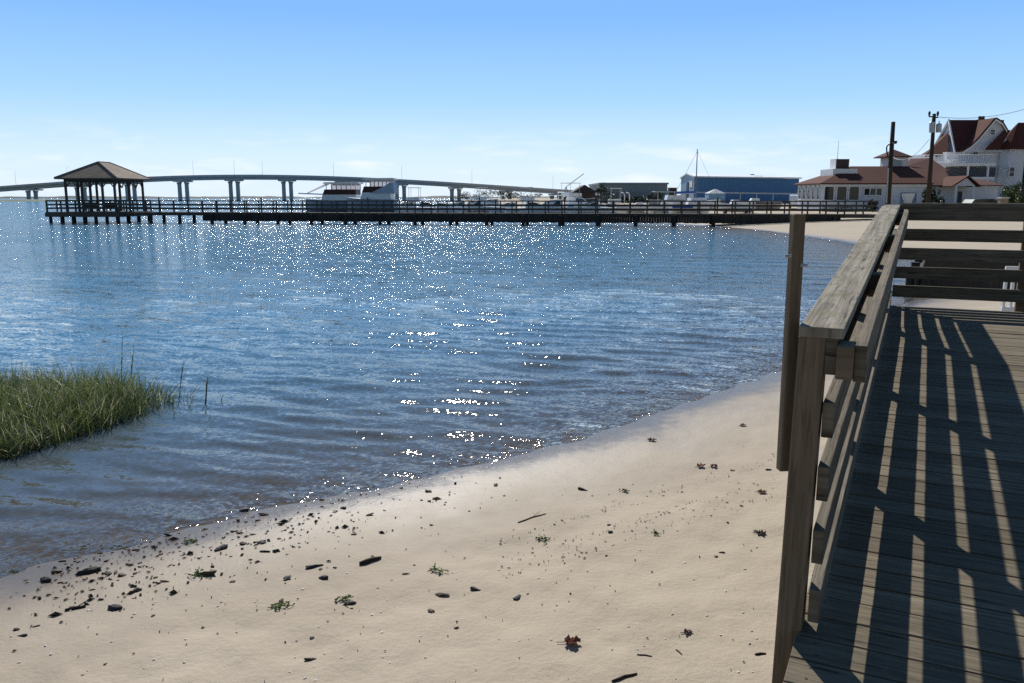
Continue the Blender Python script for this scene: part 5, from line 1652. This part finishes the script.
crumpled_leaf(652, 441, 9, leaf_brown, 'dark dead leaf at the edge of the damp sand, near the water', 'dead leaves on the sand', 5)
crumpled_leaf(688, 633, 9, leaf_brown, 'small dark dead leaf low on the sand, left of the near post', 'dead leaves on the sand', 6)
crumpled_leaf(743, 426, 7, leaf_brown, 'small dead leaf furthest up the beach beside the upright board', 'dead leaves on the sand', 7)
crumpled_leaf(761, 534, 10, leaf_brown, 'flat brown dead leaf beside the post, below the red one', 'dead leaves on the sand', 8)
weed(277, 607, 26, 'bright green seaweed bunch on dry sand at lower left', 1)
weed(432, 572, 22, 'green seaweed strand right of the thick driftwood', 2)
weed(541, 541, 16, 'dark green seaweed tuft in the middle of the beach', 3)
weed(187, 543, 18, 'flat green seaweed strip right at the waterline', 4)
weed(195, 577, 18, 'pale green seaweed bunch among the dark stones', 5)
weed(343, 601, 20, 'green seaweed strands beside a dark flat stone', 6)
weed(623, 492, 12, 'grey green seaweed wisp high on the smooth sand', 7)
weed(655, 535, 9, 'small seaweed wisp right of the dark green tuft', 8)
NAMED = [(45, 581, 12, 'd', 1.25, 'dark stone nearest the waterline at far left'), (88, 573, 15, 'd', 1.6, 'flat dark stone left of the middle stone scatter'),
         (114, 609, 13, 'd', 1.3, 'dark stone lying low on the sand below the scatter'), (222, 549, 13, 'd', 1.2, 'broad dark stone at the top of the stone scatter'),
         (262, 543, 11, 'd', 1.0, 'round dark stone right of the broad dark stone'), (244, 544, 9, 'd', 1.0, 'small round dark stone between the two larger ones'),
         (245, 511, 11, 'd', 1.0, 'dark stone half in the water at the edge'), (264, 515, 10, 'd', 1.4, 'flat dark stone at the waterline beside the half sunken stone'),
         (287, 579, 10, 'd', 1.0, 'round dark stone alone below the scatter'), (314, 567, 11, 'd', 1.7, 'long flat stone above and left of the driftwood'),
         (323, 578.5, 9, 'd', 1.4, 'dark angular stone left of the driftwood'), (349, 604, 11, 'd', 1.4, 'flat dark stone beside the lower seaweed'),
         (476, 590, 10, 'd', 1.4, 'flat slate grey stone in the middle of the sand'), (517, 598, 10, 'd', 1.2, 'dark stone right of the flat slate grey stone'),
         (553, 427, 9, 'd', 1.2, 'dark stone standing in the shallow water'), (610, 532, 8, 'd', 1.1, 'dark stone below a smaller one on smooth sand'),
         (609, 525, 5, 'd', 1.0, 'small dark stone just above a larger one on smooth sand'), (496, 486, 7, 'd', 1.2, 'dark stone at the edge of the pale wet sheen'),
         (583, 490, 8, 'd', 1.6, 'flat dark stone on the pale damp sand'), (312, 638, 6, 'd', 1.0, 'round dark pebble alone at the bottom of the beach'),
         (310, 660, 8, 'b', 1.5, 'flat brown stone near the bottom picture edge'), (16, 630, 6, 'd', 1.0, 'dark pebble at lower left'),
         (207, 575, 13, 'b', 1.5, 'flat brown stone in the stone scatter'), (137, 591, 9, 'b', 1.0, 'brown stone with tan side in the left scatter'),
         (443, 596, 12, 'b', 1.6, 'flat brown stone left of the slate grey stone'), (769, 470, 6, 'd', 1.3, 'small dark stone beside the post below the leaf')]
for px, py, w_, k_, el, lab in NAMED:
    stone(px, py, w_, k_, 'stone', lab, 'stone', 'stones on the beach', el)
# many small pebbles along the wrack line and thinly over the sand
placed = 0
while placed < 210:
    t = random.random()
    if t < .78:
        px = random.triangular(-5, 470, 120); yl = 571 - .232 * px if px < 350 else 490 - .21 * (px - 350)
        py = yl + abs(random.gauss(14, 24)) + 3
    else:
        px, py = random.uniform(0, 765), random.uniform(470, 683)
        if py < 600 - .24 * px + 20: continue
    if py > 682: continue
    w_ = min(9, max(2.2, random.lognormvariate(1.25, .42)))
    k_ = random.choices('ddbt', (4, 2, 4, 2.5))[0]
    stone(px, py, w_, k_, 'pebble', 'small dark or brown pebble strewn over the beach', 'pebble', 'small pebbles strewn over the beach', random.choice((1, 1.2, 1.6)))
    placed += 1
for k in range(90):
    px, py = random.uniform(0, 760), random.uniform(540, 682)
    if py < 600 - .24 * px + 25: continue
    stone(px, py, random.uniform(2, 4), 'p', 'shell_fragment', 'tiny pale shell fragment lying on the sand', 'shell', 'pale shell fragments on the beach')
# fine dark wrack bits, too many to count
m = MB()
for k in range(1000):
    if k < 520:
        px = random.triangular(-10, 520, 90); yl = 571 - .232 * px if px < 350 else 490 - .21 * (px - 350)
        py = yl + abs(random.gauss(10, 28)) + 2
    else:
        px, py = random.uniform(0, 775), random.uniform(440, 690)
        # drift lines running up the beach
        if random.random() < .6:
            px = random.uniform(500, 775); py = 545 - .30 * (px - 560) + random.choice((0, 14, -22)) + random.gauss(0, 3)
    p = on_sand(px, py); 
    if p.z < .01: continue
    r_ = min(.018, random.lognormvariate(-5.3, .5)) if k < 520 else random.uniform(.0022, .0055); a = random.uniform(0, 6.28)
    u = Vector((math.cos(a), math.sin(a), 0)) * r_ * random.uniform(1, 3.2); v_ = Vector((-math.sin(a), math.cos(a), 0)) * r_ * .7
    c_ = p + Vector((0, 0, .004))
    m.face([c_ - u, c_ - v_, c_ + u, c_ + v_]); m.face([c_ - u, c_ + v_ + Vector((0, 0, r_)), c_ + u])
    m.face([c_ - u, c_ + u, c_ - v_ + Vector((0, 0, r_))])
tag(m.build('wrack_bits', st_brown, base=(0, 5, 0)), 'fine dark bits of wrack scattered over the sand', 'wrack', kind='stuff')
